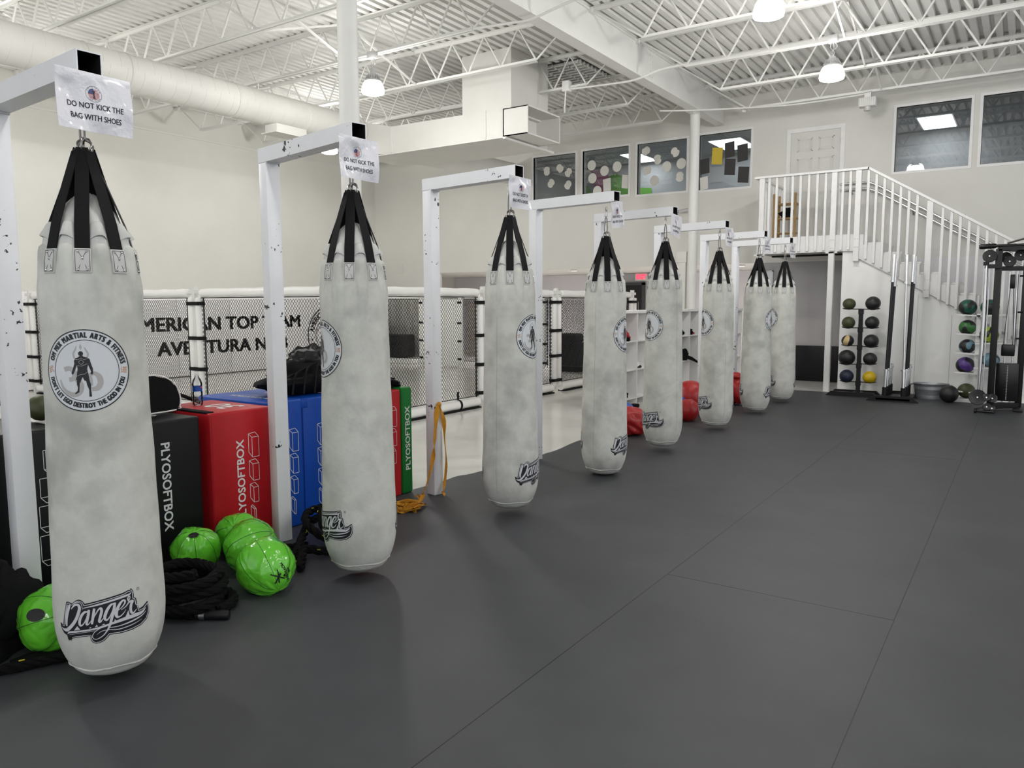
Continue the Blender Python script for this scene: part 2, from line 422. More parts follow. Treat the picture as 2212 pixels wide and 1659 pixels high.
# upstairs door: six raised panels
def panel_door(name, x0, x1, z0, z1, y, m, casing):
    b = MB(); b.box(x0-0.075, x0-0.004, y-0.02, y+0.1, z0, z1+0.075); b.box(x1+0.004, x1+0.075, y-0.02, y+0.1, z0, z1+0.075)
    b.box(x0-0.004, x1+0.004, y-0.02, y+0.1, z1+0.004, z1+0.075)
    fr = struct(name, b, casing)
    d = MB(); d.box(x0, x1, y+0.012, y+0.05, z0+0.01, z1)
    W = x1-x0; hh = z1-z0
    for cx0, cx1 in ((0.13, 0.44), (0.56, 0.87)):
        for cz0, cz1 in ((0.09, 0.36), (0.44, 0.77), (0.83, 0.945)):
            a0, a1, c0, c1 = x0+cx0*W, x0+cx1*W, z0+cz0*hh, z0+cz1*hh
            for q in range(2):
                e = 0.02*q
                d.box(a0+e, a1-e, y+0.006-0.004*q*0, y+0.013, c0+e, c0+e+0.012); d.box(a0+e, a1-e, y+0.006, y+0.013, c1-e-0.012, c1-e)
                d.box(a0+e, a0+e+0.012, y+0.006, y+0.013, c0+e, c1-e); d.box(a1-e-0.012, a1-e, y+0.006, y+0.013, c0+e, c1-e)
            d.box(a0+0.05, a1-0.05, y+0.004, y+0.013, c0+0.05, c1-0.05)
    obj('door_leaf', d, m, fr)
    h = MB(); h.sphere((x0+0.07, y-0.03, z0+0.95), 0.028, 12, 8); h.cyl((x0+0.07, y-0.02, z0+0.95), (x0+0.07, y+0.015, z0+0.95), 0.012)
    obj('door_knob', h, 'chrome', fr)
    h = MB()
    for zz in (0.22, 1.02, 1.82): h.cyl((x1+0.002, y+0.004, z0+zz-0.045), (x1+0.002, y+0.004, z0+zz+0.045), 0.007, 8)
    obj('door_hinges', h, 'chrome', fr)
panel_door('door_1', DOOR[0], DOOR[1], DOOR[2], DOOR[3], YB, 'door_paint', 'wood_white')
# rooms behind the upper windows
b = MB()
for (x0, x1) in ((-10.6, -4.25), (-2.7, 4.0)):
    b.add([(x0, YB+t, 2.5), (x1, YB+t, 2.5), (x1, 18.75, 2.5), (x0, 18.75, 2.5), (x0, YB+t, 5.05), (x1, YB+t, 5.05), (x1, 18.75, 5.05), (x0, 18.75, 5.05)],
          [(0, 1, 2, 3), (3, 2, 6, 7), (0, 3, 7, 4), (1, 5, 6, 2)])
struct('wall_upstairs', b, 'room_blue')
b = MB()
for (x0, x1) in ((-10.6, -4.25), (-2.7, 4.0)): b.box(x0, x1, YB+t, 18.75, 5.05, 5.10)
struct('ceiling_upstairs', b, 'room_blue')
b = MB()
PANELS = [(-2.0, -1.42, 17.2, 18.4), (-8.4, -7.95, 17.3, 18.5), (-6.1, -5.4, 17.0, 18.2)]
for i, (x0, x1, y0, y1) in enumerate(PANELS):
    lb = ['square ceiling light panel in the room behind the right-hand upstairs window', 'ceiling light panel behind the upstairs window with the most paper plates', 'ceiling light panel behind the upstairs window with black papers'][i]
    q = MB(); q.box(x0-0.03, x1+0.03, y0-0.03, y1+0.03, 5.03, 5.048)
    o = tag(obj('light_panel', q, 'wood_white'), lb, 'ceiling light', 'light panels upstairs')
    q = MB(); q.box(x0, x1, y0, y1, 5.018, 5.03); obj('diffuser', q, 'panel_glow', o)
    ld = bpy.data.lights.new('panel_light', 'AREA'); ld.shape = 'RECTANGLE'; ld.size = x1-x0; ld.size_y = y1-y0; ld.energy = 14
    lo = bpy.data.objects.new('panel_light', ld); COL.objects.link(lo); lo.location = ((x0+x1)/2, (y0+y1)/2, 5.01)
# painted bands on the wall of the play room
q = MB(); q.prism([(-9.95, 5.0), (-9.58, 5.0), (-9.45, 4.85), (-9.40, 4.3), (-9.1, 3.6), (-9.8, 3.6), (-9.75, 4.2)], lambda a, c: (a, 18.72, c), lambda a, c: (a, 18.745, c))
tag(obj('wall_panel', q, 'pink_wall'), 'magenta painted shape on the room wall behind the second upstairs window', 'wall decoration')
q = MB(); q.prism([(-9.42, 3.6), (-9.42, 4.78), (-9.2, 4.86), (-8.95, 4.7), (-8.85, 4.45), (-8.2, 4.4), (-8.1, 3.6)], lambda a, c: (a, 18.70, c), lambda a, c: (a, 18.72, c))
tag(obj('wall_panel', q, 'green_wall'), 'large bright green painted shape behind the second upstairs window', 'wall decoration')
q = MB(); q.prism([(-10.4, 3.6), (-10.4, 4.62), (-10.05, 4.62), (-9.75, 4.2), (-9.78, 3.6)], lambda a, c: (a, 18.70, c), lambda a, c: (a, 18.72, c))
tag(obj('wall_panel', q, 'green_wall'), 'narrow green painted shape left of the magenta one upstairs', 'wall decoration')
# paper plates stuck on the glass
GY = YB+0.022
PL = [(-8.07, 4.456, 1, 'orange-tabbed round plate, topmost of the left column in the second window'), (-8.05, 4.18, 1, 'round plate in the middle of the left column, second window'),
      (-7.93, 3.90, 1, 'round plate at the bottom of the left column, second window'), (-7.76, 4.31, 1, 'round plate at mid-width of the second window'), (-7.46, 4.37, 1, 'round plate at the upper right of the second window'),
      (-9.21, 4.44, 0, 'cut paper plate, leftmost of the top row in the first window'), (-8.87, 4.47, 0, 'cut paper plate, middle of the top row in the first window'), (-8.65, 4.36, 0, 'fish-shaped paper plate, right of the top row in the first window'),
      (-9.10, 4.16, 0, 'drawn-on paper plate at the lower left of the first window'), (-8.66, 4.09, 0, 'tailed paper plate at the lower right of the first window'),
      (-6.80, 4.62, 0, 'cut paper plate at the top left corner of the third window'), (-6.54, 4.42, 0, 'oval paper plate right of the bright reflection, third window'), (-6.16, 4.53, 0, 'bitten paper plate at the top right of the third window'),
      (-6.34, 4.26, 1, 'round plate in the middle of the third window'), (-6.02, 4.29, 1, 'round plate at the right edge of the third window'), (-6.77, 4.22, 0, 'bitten paper plate at the left edge of the third window'),
      (-6.60, 4.00, 1, 'round plate low in the third window, left of centre'), (-6.05, 4.03, 0, 'cut paper plate at the lower right of the third window')]
for (x, z, whole, lb) in PL:
    q = MB(); n = 26; rr = 0.108 if whole else 0.10; pts = []
    for i in range(n):
        a = 2*pi*i/n; k = rr*(1 if whole else (0.55+0.45*abs(math.cos(a*1.0+x*7))**0.35 if math.cos(a*1.0+x*7) < 0.45 else 1.0))
        pts.append((x+k*math.cos(a)*0.95, z+k*math.sin(a)))
    q.prism(pts, lambda a, c: (a, GY-0.004, c), lambda a, c: (a, GY, c))
    if whole:
        v, f = ring2d(0.070, 0.078, 28, (x, z)); q.add([(a, GY-0.0055, c) for a, c in v], f)
    tag(obj('paper_plate', q, 'plate_paper', origin=(x, GY, z)), lb, 'paper plate', 'paper plates taped to the upstairs windows')
PP = [(-5.61, -5.43, 4.04, 4.33, 'black_paper', 'black paper sheet at the left of the fourth window, beside the column'), (-5.39, -5.18, 4.20, 4.52, 'yellow_paper', 'yellow paper sheet in the fourth window'),
      (-5.12, -4.93, 4.31, 4.60, 'black_paper', 'black paper sheet, top of the middle column in the fourth window'), (-5.13, -4.92, 3.97, 4.28, 'black_paper', 'black paper sheet below another in the middle of the fourth window'),
      (-4.87, -4.67, 4.21, 4.53, 'black_paper', 'black paper sheet at the top right of the fourth window'), (-4.86, -4.65, 3.80, 4.10, 'black_paper', 'black paper sheet at the bottom right of the fourth window'),
      (-7.78, -7.60, 3.87, 4.14, 'plate_paper', 'white paper sheet in the lower middle of the second window'), (-7.35, -7.20, 3.90, 4.18, 'plate_paper', 'white paper sheet at the right edge of the second window'),
      (-5.61, -5.45, 3.73, 3.98, 'plate_paper', 'white paper sheet low beside the column in the fourth window'), (-7.53, -7.38, 3.78, 3.86, 'plate_paper', 'pale paper slip at the bottom of the second window')]
for k, (x0, x1, z0, z1, m, lb) in enumerate(PP):
    q = MB(); s = 0.012*(1 if k % 2 else -1)
    q.prism([(x0, z0+s), (x1, z0-s), (x1+s, z1-s), (x0+s, z1+s)], lambda a, c: (a, GY-0.004, c), lambda a, c: (a, GY, c))
    tag(obj('paper_sheet', q, m, origin=(x0, GY, z0)), lb, 'paper', 'papers taped to the upstairs windows')
# lower back room seen through the opening
b = MB(); b.box(XL, OPX, 18.6, 18.75, -0.01, 2.24); struct('wall_back_room', b, 'wall_cool')
b = MB(); b.box(OPX, OPX+0.12, YB+t, 18.75, -0.01, 2.24); struct('wall_right_room', b, 'wall_cool')
b = MB(); b.box(XL, OPX+0.12, YB+t, 18.75, 2.245, 2.40); struct('ceiling_back_room', b, 'wall')
b = MB(); b.box(-9.75, -7.9, 18.55, 18.6, 0, 2.235); struct('wall_grey_bay', b, 'wall_grey')
b = MB(); b.box(-9.2, -9.12, 18.50, 18.56, 0, 2.0); b.box(-8.33, -8.25, 18.50, 18.56, 0, 2.0); b.box(-9.2, -8.25, 18.50, 18.56, 1.93, 2.0)
d2 = struct('door_2', b, 'dark_door')
b = MB(); b.box(-9.12, -8.33, 18.535, 18.56, 0.01, 1.93); obj('door_leaf', b, 'black_metal', d2)
b = MB(); b.box(-8.44, -8.42, 18.52, 18.535, 0.4, 1.5); obj('door_handle', b, 'dark_chrome', d2)
for i, (x, y) in enumerate(((-11.28, 16.4), (-8.87, 15.9), (-6.65, 15.6), (-4.95, 15.9))):
    q = MB(); q.lathe([(0.075, 2.236), (0.085, 2.232), (0.085, 2.226), (0.06, 2.222)], 24, (x, y, 0))
    o = tag(obj('recessed_light', q, 'wood_white'), 'recessed downlight in the low ceiling, %s from the left' % ORD[i], 'ceiling light', 'downlights in the low back-room ceiling')
    q = MB(); q.lathe([(0.0, 2.219), (0.06, 2.222)], 24, (x, y, 0)); obj('lens', q, 'down_glow', o)
    ld = bpy.data.lights.new('down_light', 'SPOT'); ld.energy = 150; ld.spot_size = 2.4; ld.spot_blend = 0.7; ld.shadow_soft_size = 0.06; ld.color = (1, 0.95, 0.95)
    lo = bpy.data.objects.new('down_light', ld); COL.objects.link(lo); lo.location = (x, y, 2.19)
e = thing('exit_sign', 'red lit EXIT sign over the dark door of the back room', 'exit sign', (-8.35, 18.53, 2.15))
q = MB(); q.rbox(-8.53, -8.17, 18.50, 18.545, 2.04, 2.235, 0.008); obj('case', q, 'exit_case', e)
q = MB(); put2d(q, xf2d(text2d('EXIT', 0.15, 0, 0.9, off=0.012), 1, 1, -8.35, 2.137), lambda a, c: (a, 18.497, c)); obj('letters', q, 'exit_glow', e, fixn=False)
# framed notice and small poster
e = thing('picture_frame', 'small framed notice on the wall behind the last heavy bag', 'picture', (-4.15, YB-0.02, 1.93))
q = MB(); x0, x1, z0, z1 = -4.26, -4.11, 1.78, 2.09
for a in ((x0, x1, z1-0.02, z1), (x0, x1, z0, z0+0.02), (x0, x0+0.02, z0, z1), (x1-0.02, x1, z0, z1)): q.box(a[0], a[1], YB-0.025, YB-0.001, a[2], a[3])
obj('frame', q, 'lamp_metal', e); q = MB(); q.box(x0+0.02, x1-0.02, YB-0.012, YB-0.002, z0+0.02, z1-0.02); obj('sheet', q, 'paper', e)
q = MB(); q.box(-5.62, -5.25, 18.585, 18.599, 1.60, 1.98); o = tag(obj('poster', q, 'navy'), 'dark poster with a pink disc on the back-room wall', 'poster')
q = MB(); q.lathe([(0, 0), (0.12, 0)], 24, M=Matrix.Translation((-5.38, 18.58, 1.76)) @ Matrix.Rotation(pi/2, 4, 'X')); obj('disc', q, 'red_ink', o)
q = MB(); q.box(-13.78, -13.55, YB-0.02, YB, 2.27, 2.49); tag(obj('access_panel', q, 'wall'), 'small square access panel on the white back wall left of the opening', 'access panel')
# ------------------------------------------------------------------ rubber gym floor
EDGE = [(-6, -4.05), (4.4, -4.06), (5.0, -4.03), (5.5, -3.99), (5.85, -3.90), (6.15, -3.84), (6.5, -3.91), (7.3, -3.99), (9, -4.02), (13.45, -4.05)]
def edge_x(y):
    for (a, xa), (c, xc) in zip(EDGE, EDGE[1:]):
        if y <= c: t_ = (y-a)/(c-a); t_ = t_*t_*(3-2*t_); return xa+(xc-xa)*t_
    return EDGE[-1][1]
b = MB(); ys = [-6+i*0.5 for i in range(18)]+[3+i*0.06 for i in range(0, 84)]+[8.04+i*0.5 for i in range(11)]+[13.45]
us = [0, 0.004, 0.012, 0.025, 0.045, 0.07, 0.1, 0.16, 0.3, 0.6, 1.0]
def mat_z(x, y, u):
    d = x-edge_x(y); k = math.exp(-(d/0.10)**2)*math.exp(-((y-6.12)/0.28)**2)*0.028+math.exp(-(d/0.07)**2)*math.exp(-((y-5.15)/0.1)**2)*0.010
    return k+0.012*math.exp(-((y-6.05-0.25*d)/0.06)**2)*math.exp(-(d/0.25)**2)
vs_ = []
for y in ys:
    for u in us:
        x0 = edge_x(y); x = x0+(7.5-x0)*u; vs_.append((x, y, mat_z(x, y, u)))
n = len(us); fs_ = [(j*n+i, j*n+i+1, (j+1)*n+i+1, (j+1)*n+i) for j in range(len(ys)-1) for i in range(n-1)]
o_ = len(vs_)
for y in ys: vs_.append((edge_x(y)+0.001, y, mat_z(edge_x(y), y, 0)-0.008))
for j in range(len(ys)-1): fs_.append((j*n, (j+1)*n, o_+j+1, o_+j))
o2 = len(vs_)
vs_ += [(-4.05, 13.45, -0.008), (7.5, 13.45, -0.008)]; fs_.append(((len(ys)-1)*n, (len(ys)-1)*n+n-1, o2+1, o2))
b.add(vs_, fs_)
mt = tag(obj('rubber_mat', b, 'rubber', smooth=60), 'wide black rubber gym flooring under the heavy bags', 'floor mat')
for k, x in enumerate((-1.58, -0.445, 1.3)):
    q = MB(); q.box(x-0.002, x+0.002, -6, 13.45, 0.0, 0.0005); obj('seam', q, 'black', mt)
for y in (3.9, 8.3): q = MB(); q.box(-1.58, -0.445, y, y+0.004, 0.0, 0.0005); obj('seam', q, 'black', mt)
# ================================================================== roof: deck, joists, girder, columns, ducts, lamps
b = MB(); p = 0.152; x = XL-0.1; P = []
while x < 8:
    P += [(x, 0), (x+0.078, 0), (x+0.090, 0.048), (x+0.141, 0.048)]; x += p
vs_ = [(a, yy, ZD+c) for yy in (-6, 15.3) for a, c in P]; n = len(P)
b.add(vs_, [(i, i+1, n+i+1, n+i) for i in range(n-1)])
struct('ceiling', b, 'deck', smooth=0)
GX0, GX1, GZ0 = -5.28, -5.09, 4.91
q = MB(); q.box(GX0, GX1, -6, 15.05, GZ0, GZ0+0.02); q.box(-5.2, GX1-0.02, -6, 15.05, GZ0+0.02, ZD-0.02); q.box(GX0, GX1, -6, 15.05, ZD-0.04, ZD-0.01)
g = tag(obj('steel_girder', q, 'steel_white'), 'deep white steel girder running overhead from front to back', 'girder')
q = MB()
for yy in (11.55, 11.63):
    for zz in (5.0, 5.08, 5.16, 5.24, 5.32): q.lathe([(0.014, 0), (0.014, 0.012), (0, 0.014)], 8, M=Matrix.Translation((GX1-0.02, yy, zz)) @ Matrix.Rotation(pi/2, 4, 'Y'))
obj('bolt_row', q, 'steel_white', g)
# columns
for (x, y, lb) in ((-5.19, 5.14, 'nearer white round steel column behind the second heavy bag'), (-5.19, 13.74, 'farther white round steel column in front of the upstairs windows')):
    q = MB(); q.tube([(x, y, -0.008), (x, y, GZ0-0.015)], 0.09, 32)
    c = tag(obj('steel_column', q, 'steel_white', origin=(x, y, -0.008)), lb, 'column')
    q = MB(); q.box(x-0.13, x+0.13, y-0.13, y+0.13, GZ0-0.015, GZ0); obj('cap_plate', q, 'steel_white', c)
    q = MB(); q.box(x-0.14, x+0.14, y-0.14, y+0.14, -0.008, 0.008); obj('base_plate', q, 'steel_white', c)
# open web joists
def joist(y, x0, x1, b0, b1, lb, grp):
    t_ = thing('roof_joist', lb, 'joist', (x0, y, ZD-0.01), 0, grp)
    q = MB(); zt = ZD-0.002; zb = 4.90
    for s in (-1, 1):
        q.box(x0, x1, y+s*0.012, y+s*0.055, zt-0.006, zt); q.box(x0, x1, y+s*0.008, y+s*0.014, zt-0.05, zt)
    obj('top_chord', q, 'steel_white', t_)
    q = MB()
    for s in (-1, 1):
        q.box(b0, b1, y+s*0.012, y+s*0.05, zb-0.02, zb-0.014); q.box(b0, b1, y+s*0.008, y+s*0.014, zb-0.02, zb+0.025)
    obj('bottom_chord', q, 'steel_white', t_)
    q = MB(); L = b1-b0; n_ = max(2, round(L/0.62)); st = L/n_
    pts = [(b0, zb)]
    for i in range(n_): pts += [(b0+(i+0.5)*st, zt-0.03), (b0+(i+1)*st, zb)]
    pts = [(x0+0.12, zt-0.03)]+pts+[(x1-0.12, zt-0.03)]
    for (a, c), (a2, c2) in zip(pts, pts[1:]): q.tube([(a, y, c), (a2, y, c2)], 0.014, 6)
    obj('web', q, 'steel_white', t_)
    q = MB(); q.box(x0, x0+0.12, y-0.055, y+0.055, zt-0.07, zt-0.005); q.box(x1-0.12, x1, y-0.055, y+0.055, zt-0.07, zt-0.005); obj('bearing_seat', q, 'steel_white', t_)
JY = [14.05-1.493*i for i in range(12)]
for i, y in enumerate(JY):
    joist(y, XL, -5.2, XL+0.75, -5.97, 'white open-web roof joist left of the girder, %s from the back wall' % ORD[i], 'roof joists left of the girder')
    joist(y, -5.18, 5.5, -4.33, 4.7, 'white open-web roof joist right of the girder, %s from the back wall' % ORD[i], 'roof joists right of the girder')
for k, (x, lb) in enumerate(((-11.6, 'cross bracing between roof joists near the left wall'), (-8.2, 'cross bracing between roof joists midway left of the girder'), (-2.2, 'cross bracing between roof joists right of the girder'))):
    q = MB()
    for a, c in zip(JY, JY[1:]):
        q.bar((x, a-0.05, ZD-0.05), (x, c+0.05, 4.90), 0.025, 0.025); q.bar((x+0.03, a-0.05, 4.90), (x+0.03, c+0.05, ZD-0.05), 0.025, 0.025)
    tag(obj('joist_bracing', q, 'steel_white', origin=(x, JY[-1], 4.9)), lb, 'bracing', 'cross bracing between the joists')
q = MB(); q.bar((-4.4, 14.05, 4.88), (-5.05, 14.7, 5.33), 0.07, 0.05); tag(obj('knee_brace', q, 'steel_white'), 'slanted brace between the last joist and the girder end', 'brace')
# roof opening with bar grille near the plenum
q = MB(); q.box(-7.55, -6.25, 11.35, 12.45, ZD-0.008, ZD-0.002); hb = tag(obj('roof_hatch', q, 'dark_door'), 'dark roof opening with a white bar grille beside the air plenum', 'roof hatch')
q = MB()
for i in range(9): yy = 11.38+i*0.13; q.box(-7.55, -6.25, yy, yy+0.03, ZD-0.05, ZD-0.012)
for i in range(6): xx = -7.5+i*0.24; q.box(xx, xx+0.02, 11.35, 12.45, ZD-0.05, ZD-0.012)
obj('grille', q, 'steel_white', hb)
# round duct along the left wall
DX, DZ, DR = -10.1, 4.53, 0.25
q = MB(); q.tube([(DX, -6, DZ), (DX, 10.19, DZ)], DR, 40)
d = tag(obj('air_duct', q, 'duct', origin=(DX, -6, DZ)), 'large white spiral air duct running along the left side under the joists', 'air duct')
q = MB()
for yy in (0.6, 4.2, 5.35, 5.9, 7.55, 8.9, 10.1): q.tube([(DX+DR*1.012*math.cos(a), yy, DZ+DR*1.012*math.sin(a)) for a in [2*pi*i/48 for i in range(48)]], 0.007, 6, closed=True)
obj('seam_band', q, 'duct', d)
q = MB()
for i in range(60):
    yy = -3+i*0.23; q.tube([(DX+DR*1.002*math.cos(a), yy+0.09*a/(2*pi), DZ+DR*1.002*math.sin(a)) for a in [2*pi*k/40 for k in range(41)]], 0.0022, 4, caps=False)
obj('spiral_seam', q, 'duct', d)
q = MB(); q.box(DX-0.02, DX+0.02, 2.1, 2.14, DZ+DR, 4.9)
for yy in (2.1, 5.09, 8.07): q.tube([(DX, yy, DZ+DR-0.01), (DX, yy, 4.9)], 0.008, 6)
obj('hanger_rod', q, 'steel_white', d)
q = MB(); q.rbox(DX+0.02, DX+0.30, 8.15, 8.75, 4.14, 4.27, 0.01); q.box(DX, DX+0.34, 8.1, 8.8, 4.125, 4.14)
obj('side_grille', q, 'duct', d)
# plenum box with riser and square outlet
pt = thing('air_plenum', 'white sheet metal air plenum with riser and square outlet beyond the round duct', 'air handling box', (-8, 10.5, 4.05))
q = MB(); q.prism([(-10.40, 4.16), (-9.3, 4.06), (-6.95, 4.06), (-6.95, 4.50), (-9.3, 4.52), (-10.40, 4.78)], lambda a, c: (a, 10.2, c), lambda a, c: (a, 11.5, c)); obj('main_box', q, 'duct', pt)
q = MB(); q.box(-7.80, -6.85, 10.25, 11.35, 4.45, ZD); obj('riser', q, 'duct', pt)
q = MB(); x0, x1, y0, y1, z0, z1 = -6.96, -6.50, 10.18, 11.15, 4.07, 4.49
for a in ((y0, y1, z0, z0+0.015), (y0, y1, z1-0.015, z1), (y0, y0+0.015, z0, z1), (y1-0.015, y1, z0, z1)): q.box(x0, x1, a[0], a[1], a[2], a[3])
q.box(x0, x0+0.02, y0, y1, z0, z1); obj('outlet', q, 'duct', pt)
q = MB()
for a in ((y0-0.006, y1+0.006, z0-0.006, z0+0.01), (y0-0.006, y1+0.006, z1-0.01, z1+0.006), (y0-0.006, y0+0.01, z0, z1), (y1-0.01, y1+0.006, z0, z1)): q.box(x1-0.006, x1+0.001, a[0], a[1], a[2], a[3])
obj('outlet_flange', q, 'steel_white', pt)
q = MB()
for xx in (-9.3, -7.3): q.box(xx-0.008, xx+0.008, 10.185, 10.2, 4.05, 4.52)
q.box(-10.3, -6.9, 10.185, 10.2, 4.055, 4.07); obj('flange_seam', q, 'steel_white', pt)
q = MB(); q.bar((-6.9, 10.12, 4.035), (-6.9, 11.6, 4.035), 0.05, 0.03); obj('support_strut', q, 'steel_white', pt)
q = MB(); q.tube([(-10.0, 11.51, 4.42), (-10.0, 14.9, 4.42)], 0.24, 32); q.tube([(-10, 14.86, 4.42), (-10, 14.92, 4.42)], 0.252, 32)
tag(obj('air_duct', q, 'duct', origin=(-10, 11.5, 4.42)), 'short round duct from the plenum towards the back wall', 'air duct')
# lamps
def lamp(x, y, lb):
    t_ = thing('high_bay_lamp', lb, 'ceiling lamp', (x, y, 4.88), 0, 'high bay lamps under the joists')
    q = MB(); q.rbox(x-0.06, x+0.06, y-0.05, y+0.05, 4.80, 4.885, 0.006); obj('junction_box', q, 'lamp_metal', t_)
    yj = min(JY, key=lambda a: abs(a-y)); q = MB(); q.bar((x, y, 4.882), (x, yj, 4.882), 0.03, 0.012); obj('mount_bar', q, 'lamp_metal', t_)
    q = MB()
    for k in range(3):
        s = (k-1)*0.02; q.tube(smooth_pts([(x+s, y, 4.80), (x+s*2+0.01, y+0.01, 4.74), (x-s, y-0.01, 4.67), (x, y, 4.60)], 6), 0.005, 6)
    obj('hanger', q, 'lamp_metal', t_)
    q = MB(); q.lathe([(0, 4.625), (0.04, 4.62), (0.05, 4.59), (0.072, 4.58), (0.080, 4.52), (0.108, 4.515), (0.112, 4.495)], 32, (x, y, 0)); h = obj('housing', q, 'lamp_metal', t_)
    q = MB()
    for i in range(20):
        a = 2*pi*i/20; q.bar((x+0.06*math.cos(a), y+0.06*math.sin(a), 4.585), (x+0.10*math.cos(a), y+0.10*math.sin(a), 4.525), 0.006, 0.02)
    obj('cooling_fin', q, 'lamp_metal', h)
    q = MB(); q.lathe([(0.108, 4.50), (0.132, 4.465), (0.150, 4.41), (0.155, 4.37), (0.148, 4.342), (0.11, 4.328), (0, 4.325)], 32, (x, y, 0)); obj('diffuser', q, 'lamp_glow', t_)
    ld = bpy.data.lights.new('lamp_light', 'POINT'); ld.energy = LAMP_W; ld.shadow_soft_size = 0.17; ld.color = (1.0, 0.985, 0.95)
    lo = bpy.data.objects.new('lamp_light', ld); COL.objects.link(lo); lo.location = (x, y, 4.40)
lamp(-7.60, 7.98, 'lit dome lamp hanging left of the girder, above the cage')
lamp(-2.27, 10.83, 'lit dome lamp hanging right of the girder, the farther of two')
lamp(-2.33, 8.14, 'lit dome lamp at the top edge of the picture, right of the girder')
for k, (x, y, lb) in enumerate(((-2.3, 2.4, 'unseen dome lamp over the near heavy bags, above the picture'), (3.0, 5.2, 'unseen dome lamp over the open floor to the right'), (2.9, 8.14, 'unseen dome lamp added over the middle of the open floor'), 
        (-7.6, 2.4, 'unseen dome lamp over the near end of the cage'), (-11.23, 10.57, 'dome lamp by the left wall, glimpsed under the arm of the second bag stand'), (-11.6, 4.8, 'unseen dome lamp added by the left wall near the viewer'), (0.6, -2.2, 'unseen dome lamp added behind the viewer'), (3.0, -0.5, 'unseen dome lamp to the right behind the viewer'))):
    lamp(x, y, lb)  # unseen lamps added to light the room; only the glimpsed one is visible
# conduits and small fixtures
def tube_thing(name, pts, r, m, lb, cat, n=6, grp=None):
    q = MB(); q.tube(smooth_pts(pts, n), r, 8); return tag(obj(name, q, m, origin=pts[0]), lb, cat, grp)
tube_thing('cable', [(-5.95, 8.07, 4.9), (-5.4, 8.07, 4.86), (-5.1, 8.06, 4.84), (-4.6, 8.05, 4.92), (-4.0, 8.07, 5.0)], 0.016, 'steel_white', 'white cable passing under the girder near the picture top', 'cable')
tube_thing('cable', [(-6.4, 11.06, 4.88), (-5.5, 11.06, 4.84), (-5.1, 11.05, 4.84), (-4.7, 11.05, 4.92), (-4.3, 11.07, 4.93)], 0.016, 'steel_white', 'white cable passing under the girder above the middle bags', 'cable')
tube_thing('conduit', [(-5.6, 13.1, 4.85), (-5.1, 13.3, 4.83), (-4.5, 13.8, 4.88), (-3.5, 14.0, 4.85), (-2.4, 14.05, 4.87)], 0.014, 'steel_white', 'white conduit under the last roof joist near the back wall', 'conduit')
e = thing('finned_fixture', 'small white finned fixture hanging under the last joist by the back wall', 'fixture', (-2.36, 14.05, 4.6))
q = MB(); q.rbox(-2.50, -2.24, 13.97, 14.13, 4.66, 4.80, 0.008); obj('body', q, 'steel_white', e)
q = MB()
for i in range(9): q.box(-2.495+i*0.03, -2.485+i*0.03, 13.955, 14.145, 4.67, 4.79)
obj('fin', q, 'steel_white', e)
q = MB(); q.cyl((-2.37, 14.05, 4.60), (-2.37, 14.05, 4.66), 0.055); obj('lens', q, 'lamp_metal', e)
q = MB(); q.box(-2.42, -2.32, 14.0, 14.1, 4.80, 4.90); obj('bracket', q, 'steel_white', e)
e = thing('sensor_box', 'small box with bent rods on the joist left of the first upstairs window', 'fixture', (-9.3, 14.05, 4.85))
q = MB(); q.rbox(-8.75, -8.60, 14.0, 14.1, 4.76, 4.87, 0.006); obj('box', q, 'lamp_metal', e)
q = MB(); q.tube([(-8.7, 14.05, 4.8), (-8.95, 14.0, 4.78), (-8.98, 14.0, 4.7), (-8.7, 13.95, 4.55)], 0.012, 6); q.tube([(-8.75, 14.05, 4.8), (-8.35, 14.0, 4.66)], 0.012, 6); obj('rod', q, 'steel_white', e)
e = thing('junction_box', 'white junction box on the joist above the square air outlet', 'junction box', (-6.3, 11.06, 4.85))
q = MB(); q.rbox(-6.38, -6.26, 11.0, 11.12, 4.84, 5.0, 0.006); obj('box', q, 'steel_white', e)
q = MB(); q.tube([(-6.32, 11.02, 4.84), (-6.33, 11.0, 4.5)], 0.012, 6); obj('drop_pipe', q, 'steel_white', e)
e = thing('camera_dome', 'small round sensor under the first joist at the picture top right', 'sensor', (-0.9, 11.06, 4.8))
q = MB(); q.lathe([(0.05, 4.88), (0.07, 4.86), (0.07, 4.83), (0.04, 4.78), (0, 4.77)], 20, (-0.95, 9.56, 0)); obj('housing', q, 'steel_white', e)
